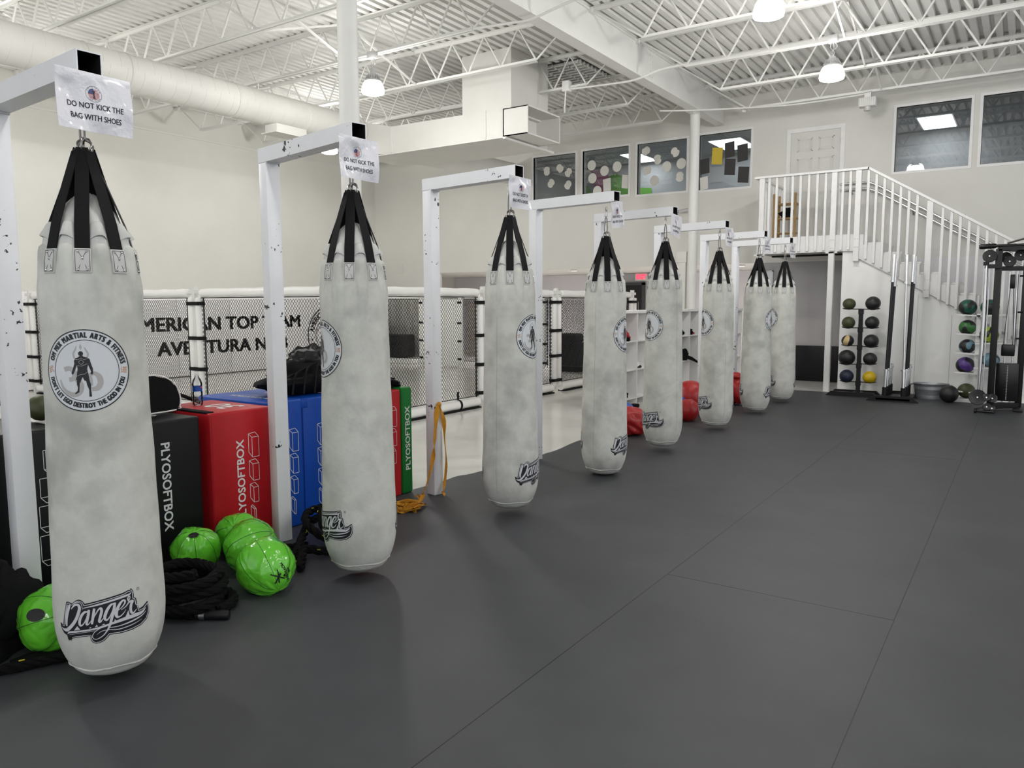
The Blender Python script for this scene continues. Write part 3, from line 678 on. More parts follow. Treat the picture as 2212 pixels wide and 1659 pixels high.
# ================================================================== fight cage with chain-link fence
CX, CY, CYB, CXL = -6.55, 6.35, 14.1, -14.05
cage = thing('fight_cage', 'fight cage with black chain-link fence, white padded rails and posts', 'cage', (CX, CY, 0))
ZT, ZR = 1.575, 1.64
def link_panel(a, c, z0=0.16, z1=ZT):
    """diamond chain-link between floor points a and c: real zigzag wires"""
    a = Vector((*a, 0)); c = Vector((*c, 0)); d = c-a; L = d.length; d.normalize(); nrm = Vector((-d.y, d.x, 0)); p = 0.025; hz = 0.029; q = MB()
    n = int(L/p); m = int((z1-z0)/hz); r = 0.0030
    for i in range(n):
        pts = []
        for k in range(m+1):
            sd = (1 if k % 2 else -1)
            u = (i+0.5)*p+sd*p*0.47*(1 if i % 2 else -1)
            pts.append(a+d*u+nrm*(0.0016*sd)+Vector((0, 0, z0+k*hz)))
        vs_ = []
        for P in pts: vs_ += [P+d*r+nrm*r*0.6, P-d*r+nrm*r*0.6, P-nrm*r*1.2]
        fs_ = [(3*k+j, 3*k+(j+1) % 3, 3*k+3+(j+1) % 3, 3*k+3+j) for k in range(m) for j in range(3)]
        q.add(vs_, fs_)
    for zz in (z0, z1): q.tube([a+Vector((0, 0, zz)), c+Vector((0, 0, zz))], 0.006, 6)
    obj('chain_link_panel', q, 'wire', cage, fixn=False, smooth=0)
def post(x, y, dx, dy, gap=0.135):
    """padded joint: a steel post between two half-round white pads, strapped in black"""
    d = Vector((dx, dy, 0)).normalized(); n = Vector((-d.y, d.x, 0)); c = Vector((x, y, 0))
    q = MB(); q.bar(c+Vector((0, 0, -0.008)), c+Vector((0, 0, 1.73)), 0.06, 0.06, up=d)
    for zz in (0.10, 1.66): q.bar(c-d*0.12+Vector((0, 0, zz)), c+d*0.12+Vector((0, 0, zz)), 0.05, 0.05)
    po = obj('post', q, 'steel_white', cage)
    for s in (-1, 1):
        q = MB(); e = c+d*(s*gap*0.62); P = [(e+Vector((0, 0, zz))) for zz in (0.10, 0.12, 1.56, 1.58)]
        q.tube(P, [0.042, 0.053, 0.053, 0.042], 14); obj('post_pad', q, 'vinyl_white', cage)
        q = MB(); e = c+d*(s*gap*1.35); q.tube([e+Vector((0, 0, 0.1)), e+Vector((0, 0, ZT))], 0.011, 8); obj('edge_pole', q, 'wire', cage)
    for zz in (1.50, 1.03, 0.61, 0.20):
        q = MB(); w_ = gap*1.45; h = 0.024; o_ = 0.058
        ring = [c-d*w_-n*0.012, c-d*(w_*0.6)-n*o_, c+d*(w_*0.6)-n*o_, c+d*w_-n*0.012, c+d*w_+n*0.012, c+d*(w_*0.6)+n*o_, c-d*(w_*0.6)+n*o_, c-d*w_+n*0.012]
        k = len(ring); vs_ = [p+Vector((0, 0, zz-h)) for p in ring]+[p+Vector((0, 0, zz+h)) for p in ring]
        q.add(vs_, [(i, (i+1) % k, k+(i+1) % k, k+i) for i in range(k)]+[tuple(range(k)), tuple(range(2*k-1, k-1, -1))])
        obj('strap', q, 'webbing', cage, smooth=0)
def rails(a, c, e0=0.16, e1=0.16, bottom=True):
    a = Vector((*a, 0)); c = Vector((*c, 0)); d = (c-a).normalized(); a2 = a+d*e0; c2 = c-d*e1; n = Vector((-d.y, d.x, 0))
    L = (c2-a2).length; q = MB(); N = 14
    P = [a2+d*(L*i/N)+Vector((0, 0, ZR+0.004*math.sin(i*2.1))) for i in range(N+1)]
    q.tube([P[0]-d*0.012]+P+[P[-1]+d*0.012], [0.035]+[0.057+0.0015*math.sin(i*1.7) for i in range(N+1)]+[0.035], 18); obj('top_rail_pad', q, 'vinyl_white', cage)
    q = MB(); q.tube([a+Vector((0, 0, ZR)), c+Vector((0, 0, ZR))], 0.02, 10); obj('top_rail', q, 'steel_white', cage)
    if bottom:
        q = MB(); q.tube([a2-d*0.01+Vector((0, 0, 0.075))]+[a2+d*(L*i/N)+Vector((0, 0, 0.075)) for i in range(N+1)]+[c2+d*0.01+Vector((0, 0, 0.075))], [0.04]+[0.068+0.002*math.sin(i*2.3) for i in range(N+1)]+[0.04], 16); obj('bottom_pad', q, 'vinyl_white', cage)
        q = MB(); q.box(0, L, -0.075, 0.075, -0.008, 0.012, Matrix(((d.x, n.x, 0, a2.x), (d.y, n.y, 0, a2.y), (0, 0, 1, 0), (0, 0, 0, 1)))); obj('bottom_skirt', q, 'webbing', cage)
        m = max(1, int(L/1.1))
        for i in range(m):
            f = a2+d*(L*(i+0.62)/m); q = MB()
            pts = [f+n*(0.073*math.cos(t))+Vector((0, 0, 0.075+0.073*math.sin(t))) for t in [2*pi*k/20 for k in range(20)]]
            vs_ = [p-d*0.022 for p in pts]+[p+d*0.022 for p in pts]
            q.add(vs_, [(j, (j+1) % 20, 20+(j+1) % 20, 20+j) for j in range(20)])
            q.bar(f+Vector((0, 0, 0.14)), f+Vector((0, 0, 0.26)), 0.044, 0.006, up=n); obj('pad_strap', q, 'webbing', cage)
side = [CY, 9.05, 11.12, CYB]
for a, c in zip(side, side[1:]): link_panel((CX, a+0.12), (CX, c-0.12)); rails((CX, a), (CX, c))
front = [CX, -9.42, -11.7, CXL]
for a, c in zip(front, front[1:]): link_panel((a-0.12, CY), (c+0.12, CY)); rails((a, CY), (c, CY))
back = [CX, -8.7, -10.85]
for a, c in zip(back, back[1:]): link_panel((a-0.12, CYB), (c+0.12, CYB)); rails((a, CYB), (c, CYB), bottom=False)
link_panel((-12.05, CYB), (CXL+0.1, CYB)); rails((-11.95, CYB), (CXL, CYB), bottom=False)
q = MB(); q.rbox(-11.95, -10.9, CYB-0.04, CYB+0.04, 0.02, ZR-0.06, 0.03); obj('gate_panel', q, 'vinyl_white', cage)
for y in side: post(CX, y, 0, 1)
for x in front[1:]: post(x, CY, 1, 0)
for x in back[1:2]: post(x, CYB, 1, 0)
post(-12.0, CYB, 1, 0, 0.06); post(-10.85, CYB, 1, 0, 0.06); post(CXL, CYB, 1, 0)
# padded wall behind the cage with its lettering
wp = thing('wall_padding', 'tall white wall padding behind the cage with black club lettering', 'wall pad', (-14.4, 10, 0))
WX = -14.36
for i in range(9):
    y0 = 3.0+i*1.25; q = MB(); q.rbox(XL+0.005, WX, y0+0.003, min(y0+1.247, 14.9), 0.01, 1.72, 0.02, 2); obj('pad_panel', q, 'pad_white', wp)
def onwall(a, c, d=0.003): return (WX+d, a, c)
q = MB()
T1 = text2d('AMERICAN TOP TEAM', 0.385, 0.014); x0_ = min(p[0] for p in T1[0]); x1_ = max(p[0] for p in T1[0]); k_ = 4.30/(x1_-x0_)
put2d(q, xf2d(T1, k_, 1, 8.13-x0_*k_, 1.065), onwall)
T2 = text2d('AVENTURA NMB', 0.385, 0.014); x0_ = min(p[0] for p in T2[0]); put2d(q, xf2d(T2, k_, 1, 8.78-x0_*k_, 0.575), onwall)
obj('lettering', q, 'decal_black', wp, fixn=False)
q = MB(); cy_, cz_ = 13.35, 0.72; R_ = 0.70
put2d(q, ring2d(R_-0.03, R_, 72, (cy_, cz_)), onwall); put2d(q, ring2d(R_*0.62, R_*0.62+0.015, 64, (cy_, cz_)), onwall)
put2d(q, xf2d(arc_text('AMERICAN TOP TEAM', R_*0.80, 0.19, math.radians(172), math.radians(8), bold=0.005, xs=0.8), 1, 1, cy_, cz_), onwall)
put2d(q, xf2d(arc_text('AVENTURA NMB', R_*0.80, 0.19, math.radians(205), math.radians(335), True, 0.005, 0.8), 1, 1, cy_, cz_), onwall)
put2d(q, xf2d(arc_text('MIXED MARTIAL ARTS', R_*0.55, 0.085, math.radians(165), math.radians(15), xs=0.75), 1, 1, cy_, cz_), onwall)
put2d(q, xf2d(arc_text('SPORTING CLUB', R_*0.55, 0.085, math.radians(205), math.radians(335), True, xs=0.75), 1, 1, cy_, cz_), onwall)
put2d(q, disc2d(0.03, 12, 2, (cy_-R_*0.8, cz_-0.1)), onwall); put2d(q, disc2d(0.03, 12, 2, (cy_+R_*0.8, cz_-0.1)), onwall)
for k in range(5): q.mat(1); q.add([onwall(cy_-0.30+0.02*k, cz_+0.16-k*0.08), onwall(cy_+0.30-0.02*k, cz_+0.16-k*0.08), onwall(cy_+0.30-0.02*k, cz_+0.12-k*0.08), onwall(cy_-0.30+0.02*k, cz_+0.12-k*0.08)], [(0, 1, 2, 3)])
obj('round_crest', q, ['decal_black', 'red_ink'], wp, fixn=False)
# things seen through the mesh
q = MB(); q.rbox(-14.3, -12.6, 14.35, 15.0, -0.008, 0.115, 0.02); tag(obj('low_platform', q, 'vinyl_white', origin=(-13.4, 14.7, -0.008)), 'low white platform under the black trunk behind the cage', 'platform')
q = MB(); q.rbox(-14.25, -12.95, 14.45, 14.95, 0.116, 0.70, 0.05, 3); q.rbox(-14.2, -13.0, 14.42, 14.47, 0.46, 0.50, 0.01)
tag(obj('storage_trunk', q, 'box_black', origin=(-13.6, 14.7, 0.116)), 'black storage trunk behind the far cage fence', 'trunk')
q = MB(); q.sphere((-13.95, 14.7, 0.95), 0.25, 28, 18); tag(obj('exercise_ball', q, 'plum', origin=(-13.95, 14.7, 0.70)), 'purple exercise ball on the black trunk behind the cage', 'exercise ball')
q = MB(); q.rbox(-10.75, -10.15, 14.22, 14.28, 0.25, 1.50, 0.01)
for zz in (0.3, 0.85, 1.42): q.box(-10.76, -10.73, 14.2, 14.29, zz, zz+0.05)
tag(obj('notice_board', q, 'brown_board', origin=(-10.45, 14.25, 0.25)), 'pale brown board behind the far cage fence', 'board')
for k, (x0, x1, zt, lb) in enumerate(((-8.6, -8.0, 0.62, 'dark equipment bag stack behind the far fence, left'), (-7.8, -7.2, 0.45, 'dark low equipment case behind the far fence, right'))):
    q = MB(); q.rbox(x0, x1, 14.5, 15.0, -0.008, zt, 0.05, 3); q.rbox(x0+0.05, x1-0.08, 14.52, 14.95, zt-0.01, zt+0.2, 0.06, 3)
    tag(obj('equipment_case', q, 'black_cloth', origin=((x0+x1)/2, 14.75, -0.008)), lb, 'equipment case')
# ================================================================== heavy bags, stands and notices

DG_OUT=[(-172.5,-18.0),(-156.0,-27.9),(-151.0,-1.8),(-141.8,34.2),(-133.3,67.2),(-123.7,68.3),(-107.3,62.9),(-93.6,74.6),(-79.2,79.7),(-66.2,74.6),(-58.4,63.0),(-13.4,71.9),(31.4,80.0),(73.9,86.6),(93.1,92.2),(99.5,90.4),(103.2,97.2),(111.2,85.2),(112.8,68.9),(112.2,57.6),(119.6,53.5),(122.0,39.5),(122.6,28.7),(124.9,23.5),(129.5,6.9),(145.9,11.8),(166.8,26.5),(172.5,0.1),(171.0,-22.7),(160.1,-45.4),(135.9,-61.2),(100.7,-68.4),(61.1,-70.4),(22.2,-67.4),(12.8,-77.8),(1.7,-88.9),(-13.6,-95.4),(-28.9,-97.2),(-39.3,-91.1),(-45.0,-80.4),(-46.1,-64.7),(-68.4,-66.7),(-104.0,-72.3),(-119.9,-77.2),(-124.7,-85.6),(-130.8,-82.9),(-136.7,-88.1),(-140.9,-76.6),(-141.6,-66.3),(-156.7,-60.2),(-167.2,-46.5),(-171.2,-31.7)]
DG_TRI=[[(-105.5,-42.1),(-90.5,-23.9),(-80.1,-38.2)],[(-47.8,-33.5),(-41.1,-26.9),(-38.8,-32.3)],[(-26.6,-29.8),(-19.3,-20.2),(-15.9,-28.3)],[(-3.8,-24.7),(5.5,-19.2),(7.4,-24.7)],[(39.0,-16.0),(41.6,-8.8),(45.8,-15.8)],[(76.6,-10.7),(89.0,14.6),(92.6,-8.4)]]
DG_LINE=[(-158.7,-29.2,2.3),(-148.8,-29.2,2.2),(-143.8,-0.7,2.5),(-136.1,35.0,2.5),(-128.3,62.7,2.1),(-121.0,63.5,2.1),(-108.8,56.0,2.0),(-93.9,69.8,2.0),(-79.6,74.5,2.0),(-66.5,68.6,1.9),(-60.8,55.7,2.3),(-13.8,65.4,2.0),(31.1,73.2,2.0),(76.7,80.1,2.2),(92.9,87.0,2.2),(98.4,84.6,2.2),(104.1,89.9,2.3),(108.0,79.1,2.3),(107.2,56.5,2.3),(114.8,50.6,2.3),(117.0,28.8,2.3),(121.3,27.4,2.4),(126.8,-0.1,2.4),(147.2,2.4,2.5),(165.2,18.1,2.7),(168.7,-2.0,2.7),(165.8,-20.7,2.7),(156.4,-40.3,2.6),(133.5,-55.8,2.5),(99.4,-62.6,2.3),(61.4,-65.2,2.2),(20.2,-62.6,2.0),(10.0,-74.6,2.0),(-1.0,-85.0,2.0),(-14.8,-90.9,2.0),(-27.8,-92.4,2.0),(-36.8,-87.0,2.0),(-41.7,-77.1,2.0),(-42.7,-60.6,2.0),(-68.1,-62.3,2.0),(-103.6,-67.9,2.0),(-123.8,-74.2,1.7)]
DG_ST=[[(-117.5,57.8,6.8),(-118.9,52.5,10.2),(-127.0,27.5,10.4),(-134.2,0.7,9.9),(-136.7,-28.2,7.1)],[(-109.9,41.3,2.3),(-105.6,48.5,5.0),(-94.8,57.7,6.9),(-82.3,59.0,9.8),(-77.5,46.3,11.4),(-82.8,25.5,11.8),(-95.2,-0.8,11.9),(-113.9,-24.6,12.8),(-136.2,-42.9,13.5),(-152.6,-43.7,9.4),(-164.2,-36.4,2.4)],[(-126.7,56.8,2.1),(-133.4,28.5,2.8),(-141.4,-0.3,2.9),(-143.5,-23.1,1.8)],[(-102.2,55.6,1.7),(-92.4,66.4,2.3),(-79.9,69.4,2.3),(-69.5,61.8,2.3),(-67.1,46.3,2.3)],[(-47.8,32.0,4.9),(-59.1,30.7,8.4),(-71.4,17.1,9.8),(-79.5,-3.7,10.1),(-79.2,-19.2,9.1),(-72.2,-20.8,5.7),(-61.5,-8.8,3.6),(-52.2,11.6,2.9)],[(-43.5,39.6,8.1),(-46.1,21.6,10.1),(-52.4,-3.9,9.7),(-54.2,-16.8,8.1),(-47.5,-16.2,3.9),(-34.9,0.3,2.0)],[(-24.8,43.3,8.2),(-28.7,20.4,9.8),(-33.7,-5.0,9.0),(-35.9,-17.8,6.5)],[(-30.1,3.3,2.6),(-20.7,21.4,3.6),(-10.8,37.5,5.3),(-2.4,41.6,8.3),(-0.8,29.3,9.3),(-6.1,9.3,9.1),(-10.6,-7.4,8.3),(-6.8,-11.3,5.6),(4.4,2.6,2.3)],[(40.4,53.1,4.8),(29.8,48.4,8.8),(17.8,31.6,10.1),(9.7,10.4,10.4),(9.3,-3.3,8.4),(15.7,-7.0,5.9),(26.0,5.8,3.7),(36.1,28.0,3.1)],[(44.6,55.7,7.8),(39.8,27.3,10.3),(30.6,-5.6,9.6),(23.4,-30.2,7.7),(12.7,-50.8,5.1),(-1.6,-67.5,3.7),(-21.7,-78.5,2.8),(-33.8,-75.9,2.6),(-37.4,-65.3,2.6),(-29.3,-50.3,2.6),(-10.4,-36.8,3.3),(10.8,-30.5,4.0),(28.8,-26.0,5.1)],[(55.4,23.7,2.1),(66.4,31.4,3.6),(77.1,44.2,5.1),(78.5,54.4,6.9),(72.4,57.7,6.4),(61.9,48.2,9.2),(51.1,28.2,10.8),(46.8,10.0,11.5),(50.2,-2.1,8.8),(60.9,-1.2,4.6),(72.9,8.7,3.3),(80.5,19.7,1.5)],[(64.4,22.3,2.5),(80.4,31.1,3.3),(92.2,45.2,5.2)],[(96.9,42.1,5.6),(90.3,54.5,5.2),(90.0,63.4,4.4),(95.9,67.8,4.1),(97.6,61.2,3.0),(93.5,53.6,4.1)],[(97.2,47.3,7.5),(106.1,45.4,9.1),(100.1,34.1,9.8),(97.1,15.7,9.8),(99.9,1.6,8.7),(107.8,-0.9,5.8),(119.5,10.3,2.0)],[(-67.5,40.3,1.0),(-59.7,47.0,2.6),(-14.3,56.0,6.5),(30.6,64.6,7.1),(76.3,72.0,8.3),(95.4,74.9,6.7),(103.6,81.8,0.8)],[(-137.7,-60.4,1.8),(-125.1,-51.5,7.6),(-84.0,-44.9,6.9),(-34.7,-37.8,6.9),(-4.1,-31.6,7.0),(25.9,-24.6,8.2),(71.6,-16.3,13.0),(112.2,-12.9,14.8),(138.9,-9.7,10.7),(158.1,3.7,0.9)],[(19.3,-38.1,2.4),(55.1,-39.1,3.5),(102.7,-31.9,6.1),(138.2,-22.8,4.1),(157.3,-10.2,0.9)],[(-21.5,-60.6,0.7),(-5.1,-48.8,2.3),(17.4,-46.4,2.7),(54.4,-52.0,3.6),(101.9,-46.6,3.4),(138.2,-37.1,0.8)],[(-130.2,-62.0,1.0),(-84.5,-52.2,1.6),(-25.9,-43.7,1.3)]]
PROF = [(0.0, 0.036), (0.06, 0.038), (0.10, 0.046), (0.128, 0.060), (0.143, 0.076), (0.150, 0.090), (0.157, 0.098), (0.170, 0.125), (0.181, 0.155), (0.190, 0.19), (0.196, 0.23), (0.199, 0.28), (0.200, 0.34), (0.1995, 0.42), (0.197, 0.52),
        (0.194, 0.64), (0.190, 0.78), (0.187, 0.92), (0.184, 1.08), (0.182, 1.24), (0.180, 1.36), (0.178, 1.45), (0.176, 1.52), (0.1745, 1.56), (0.172, 1.60), (0.169, 1.63), (0.166, 1.66), (0.163, 1.69), (0.158, 1.712), (0.142, 1.726)]
def prof_r(z):
    for (r0, z0), (r1, z1) in zip(PROF, PROF[1:]):
        if z <= z1: return r0+(r1-r0)*(z-z0)/(z1-z0)
    return PROF[-1][0]
NS = 8
def sang(a):  # signed angle to nearest strap
    s = 2*pi/NS; return (a+s/2) % s-s/2
def body_r(a, z):
    r = prof_r(z); d = sang(a)
    if z > 1.30:
        k = min(1, (z-1.30)/0.40)
        e_ = max(0.0, min(1.0, (abs(d)-0.185)/0.15)); e_ = e_*e_*(3-2*e_); r += -0.013*k**2*(1-e_)+0.010*k**1.5*e_
        d0 = 0.20+0.17*max(0.0, 1.66-z)/0.2; kk = k*max(0.0, 1-abs(z-1.60)/0.16); r += 0.0055*kk*math.exp(-((abs(d)-d0)/0.035)**2)-0.004*kk*math.exp(-((abs(d)-d0-0.08)/0.035)**2)
    r += 0.0015*math.sin(9*z)+0.0010*math.sin(21*z+1)
    return r
def cylpt(a, r, z): return Vector((r*math.cos(a), r*math.sin(a), z))
def bag_parts(root):
    q = MB(); NA = 144; zs = sorted(set([p[1] for p in PROF]+[1.30+0.022*i for i in range(20)])); vs_ = []
    for z in zs:
        for j in range(NA): a = 2*pi*j/NA; r = body_r(a, z) if z > 0.037 else 0.0; vs_.append(cylpt(a, r, z))
    fs_ = [(i*NA+j, i*NA+(j+1) % NA, (i+1)*NA+(j+1) % NA, (i+1)*NA+j) for i in range(len(zs)-1) for j in range(NA)]
    q.add(vs_, fs_); obj('bag_body', q, 'suede', root, local=True, smooth=70)
    q = MB(); q.tube([cylpt(2*pi*j/96, body_r(2*pi*j/96, 0.096)+0.001, 0.096+0.004*math.sin(j*0.4)) for j in range(96)], 0.0035, 6, closed=True); obj('bottom_seam', q, 'suede', root, local=True)
    q = MB(); sa = 0.0
    q.tube([cylpt(sa, body_r(sa, 0.10+i*0.045)+0.0002, 0.10+i*0.045) for i in range(34)], 0.0009, 4); obj('side_seam', q, 'seam_grey', root, local=True)
    # gathered collar: pinched under the straps, puffed between
    def strap_r(z): return 0.161+(0.026-0.161)*(z-1.70)/(2.085-1.70)
    def dome(z):
        if z < 1.76: return 0.162-0.22*max(0, z-1.70)
        t = (z-1.76)/0.16
        return max(0.022, 0.149*(1-t)**0.62 if t < 1 else 0.022)
    def collar_r(a, z):
        d = abs(sang(a))/(pi/NS); f = max(0.0, min(1.0, (d-0.34)/0.60)); f = f*f*(3-2*f)
        lo = min(strap_r(z)-0.013, dome(z)); hi = max(lo, dome(z))
        return max(0.004, lo+(hi-lo)*f)
    q = MB(); zc = [1.70+0.0135*i for i in range(16)]+[1.912]; vs_ = []
    for z in zc:
        for j in range(NA): a = 2*pi*j/NA; vs_.append(cylpt(a, collar_r(a, z), z+(0.006*math.cos(NS*a*0.5)**2 if z > 1.72 else 0)))
    q.add(vs_, [(i*NA+j, i*NA+(j+1) % NA, (i+1)*NA+(j+1) % NA, (i+1)*NA+j) for i in range(len(zc)-1) for j in range(NA)]+[tuple((len(zc)-1)*NA+j for j in range(NA))])
    obj('bag_collar', q, 'canvas', root, local=True, smooth=70)
    # folded cuff band, scalloped between straps
    q = MB(); vs_ = []; rows = [(0.0, 0.070), (0.006, 0.074), (0.010, 0.071), (0.012, 0.060), (0.011, 0.034), (0.014, 0.006), (0.012, 0.0), (0.002, 0.003)]; NB = 160
    for (dr, dz) in rows:
        for j in range(NB):
            a = 2*pi*j/NB; d = abs(sang(a))/(pi/NS); g = max(0.0, min(1.0, (d-0.30)/0.62)); z = 1.725+dz*0.72+0.026*math.sin(g*pi/2)
            vs_.append(cylpt(a, collar_r(a, z)+dr*(0.04+0.96*g), z))
    q.add(vs_, [(i*NB+j, i*NB+(j+1) % NB, (i+1)*NB+(j+1) % NB, (i+1)*NB+j) for i in range(len(rows)-1) for j in range(NB)])
    obj('cuff', q, 'canvas', root, local=True, smooth=70)
    for k in range(NS):
        a = 2*pi*k/NS; t_ = Vector((-math.sin(a), math.cos(a), 0)); rd = Vector((math.cos(a), math.sin(a), 0))
        off = 0.004*(k % 2); ztop = 2.085-0.012*(k % 3)
        path = [(body_r(a, 1.68)+0.0035, 1.68, 0.0255), (body_r(a, 1.70)+0.005, 1.703, 0.0255), (strap_r(1.80)+0.003, 1.80, 0.025), (strap_r(1.95)+off, 1.95, 0.024), (0.030+off, ztop, 0.021)]
        q = MB(); n = 5; vs_ = []
        for r, z, h in path: vs_ += [rd*r+t_*h+Vector((0, 0, z)), rd*r-t_*h+Vector((0, 0, z)), rd*(r-0.0035)-t_*h+Vector((0, 0, z)), rd*(r-0.0035)+t_*h+Vector((0, 0, z))]
        q.add(vs_, [(4*i+j, 4*i+(j+1) % 4, 4*i+4+(j+1) % 4, 4*i+4+j) for i in range(n-1) for j in range(4)]+[(3, 2, 1, 0), (4*n-4, 4*n-3, 4*n-2, 4*n-1)])
        obj('hanging_strap', q, 'webbing', root, local=True, smooth=30)
        q = MB(); vs_ = []; w_ = 0.0285
        def pp(u, v, o): zz = 1.614+v*0.088; rr = body_r(a, zz)+(0.0085 if v > 0.4 else 0.005)+o; return rd*rr+t_*u+Vector((0, 0, zz))
        for v in (0, 0.25, 0.5, 0.75, 1.0):
            for u in (-w_, 0, w_): vs_.append(pp(u, v, 0))
        for v in (0, 0.25, 0.5, 0.75, 1.0):
            for u in (-w_, 0, w_): vs_.append(pp(u, v, -0.008))
        q.add(vs_, [(3*i+j, 3*i+j+1, 3*i+4+j, 3*i+3+j) for i in range(4) for j in range(2)]+[(15+i, i, i+3, 18+i) for i in (0, 3, 6, 9)]+[(2+i, 17+i, 20+i, 5+i) for i in (0, 3, 6, 9)]+[(0, 15, 16, 1), (1, 16, 17, 2), (12, 13, 28, 27), (13, 14, 29, 28)])
        pa = obj('strap_patch', q, 'patch', root, local=True, smooth=20)
        q = MB(); e_ = w_*0.84
        for (u0, v0, u1, v1) in ((-e_, 0.06, e_, 0.06), (-e_, 0.94, e_, 0.94), (-e_, 0.06, -e_, 0.94), (e_, 0.06, e_, 0.94), (-e_*0.6, 0.12, 0, 0.6), (e_*0.6, 0.12, 0, 0.6), (-e_*0.6, 0.9, 0, 0.6), (e_*0.6, 0.9, 0, 0.6)):
            q.tube([pp(u0+(u1-u0)*s_, v0+(v1-v0)*s_, 0.0006) for s_ in (0, 0.5, 1)], 0.0009, 4)
        obj('stitching', q, 'stitch', pa, local=True)
        q = MB()
        for (u, v) in ((-e_*0.62, 0.12), (e_*0.62, 0.12), (-e_*0.62, 0.88), (e_*0.62, 0.88), (0, 0.6)): q.sphere(pp(u, v, 0.001), 0.0045, 8, 6)
        obj('rivets', q, 'chrome', pa, local=True)
    for k in range(3):
        q = MB(); a = pi*k/3; M_ = Matrix.Translation((0.008*math.cos(a), 0.008*math.sin(a), 2.095)) @ Matrix.Rotation(a, 4, 'Z') @ Matrix.Rotation(pi/2-0.25*k, 4, 'X')
        q.tube([M_ @ Vector((0.028*math.cos(t), 0.028*math.sin(t), 0)) for t in [2*pi*i/24 for i in range(24)]], 0.004, 8, closed=True); obj('ring', q, 'dark_chrome', root, local=True)
    q = MB(); L = [(0.0, 2.105), (0.018, 2.118), (0.02, 2.15), (0.016, 2.20), (0.011, 2.235), (0, 2.25), (-0.011, 2.235), (-0.016, 2.20), (-0.02, 2.15), (-0.018, 2.118)]
    q.tube([(x*0.86, x*0.5, z) for x, z in L], 0.005, 8, closed=True); obj('carabiner', q, 'dark_chrome', root, local=True)
    q = MB(); L = [(0.013*math.cos(t), 2.272+0.034*math.sin(t)) for t in [2*pi*i/20 for i in range(20)]]; q.tube([(x*0.5, -x*0.86, z) for x, z in L], 0.0045, 8, closed=True); obj('chain_link', q, 'chrome', root, local=True)
    q = MB(); L = [(0.014*math.cos(t), 2.312+0.016*math.sin(t)) for t in [2*pi*i/20 for i in range(20)]]; q.tube([(x*0.86, x*0.5, z) for x, z in L], 0.005, 8, closed=True); q.cyl((0, 0, 2.325), (0, 0, 2.34), 0.008, 10); obj('eye_bolt', q, 'lamp_metal', root, local=True)
def wrap(zc, off):
    def fn(a, c):
        z = zc+c; R = prof_r(zc); ang = a/R; return cylpt(ang, body_r(ang, z)+off, z)
    return fn
EM_BODY = [(720,570),(715,585),(655,605),(637,650),(640,700),(610,800),(585,860),(590,895),(615,890),(640,830),(668,760),(680,720),(692,800),(680,850),(670,930),(655,985),(668,1000),(665,1080),(680,1130),(668,1195),(622,1240),(640,1247),(697,1217),(705,1130),(712,1060),(735,1010),(765,940),(790,1005),(820,1015),(830,1090),(860,1180),(855,1302),(897,1302),(890,1180),(893,1080),(875,1010),(862,900),(845,800),(862,720),(885,790),(905,850),(890,880),(910,905),(935,890),(935,790),(905,690),(895,630),(870,600),(790,575),(785,560)]
EM_OM = [[(455,805,80),(540,785,86),(615,825,84),(640,900,84),(600,975,84),(535,985,80)],[(600,965,50),(690,1010,88),(735,1110,92),(700,1220,92),(600,1262,88),(480,1205,66),(405,1110,44),(372,990,24)],[(880,915,56),(955,880,70),(1030,950,92),(1045,1060,94),(995,1150,94),(905,1170,70)],[(888,920,40),(905,1010,36),(910,1100,30)]]
EM_TRI = [[(688,380,6),(664,450,26),(630,520,30),(642,605,26)],[(815,400,6),(840,460,26),(870,530,30),(850,600,26)]]
def emblem_parts(R=0.150, zc=1.256):
    """round club emblem as flat art on the bag: white disc, rings, lettering, figure"""
    q = MB(); nm = lambda x, y: ((x-815)/735*R, (830-y)/735*R)
    put2d(q, disc2d(R, 72, 10), wrap(zc, 0.0014), 0)
    put2d(q, ring2d(R*0.985, R*1.012, 80), wrap(zc, 0.0020), 1); put2d(q, ring2d(R*0.742, R*0.757, 80), wrap(zc, 0.0020), 1)
    put2d(q, arc_text('OM MIX MARTIAL ARTS & FITNESS', R*0.868, R*0.185, math.radians(163), math.radians(9), bold=R*0.013, xs=0.62), wrap(zc, 0.0020), 1)
    put2d(q, arc_text("DON'T LET EGO DESTROY THE GOD IN YOU", R*0.868, R*0.165, math.radians(190), math.radians(347), True, bold=R*0.011, xs=0.62), wrap(zc, 0.0020), 1)
    put2d(q, xf2d(text2d('武', R*0.18), 1, 1, -R*0.875, R*0.03, 0.25), wrap(zc, 0.0020), 3); put2d(q, xf2d(text2d('道', R*0.18), 1, 1, R*0.87, -R*0.03, -0.1), wrap(zc, 0.0020), 3)
    for s in EM_OM+EM_TRI: put2d(q, stroke2d([nm(x, y)+(w_/735*R,) for x, y, w_ in s]), wrap(zc, 0.0019), 2)
    put2d(q, poly2d([nm(*p_) for p_ in ((755,345),(778,405),(755,462),(732,405))]), wrap(zc, 0.0019), 2)
    put2d(q, subdiv2d(*poly2d([nm(*p_) for p_ in EM_BODY]), 0.03), wrap(zc, 0.0026), 1); put2d(q, disc2d(44/735*R, 20, 2, nm(752, 522), 0.92), wrap(zc, 0.0026), 1)
    for s in ([(755,630,7),(800,675,7),(755,720,7),(710,675,7),(755,630,7)], [(650,622,6),(710,630,6),(755,600,6),(800,630,6),(880,610,6)], [(690,735,6),(760,745,6),(850,705,6)], [(665,930,6),(740,895,6),(800,890,6),(850,850,6)]):
        put2d(q, stroke2d([nm(x, y)+(w_/735*R,) for x, y, w_ in s], 1), wrap(zc, 0.0031), 2)
    return q
EMM = ['decal_white', 'decal_black', 'decal_grey', 'decal_gold']
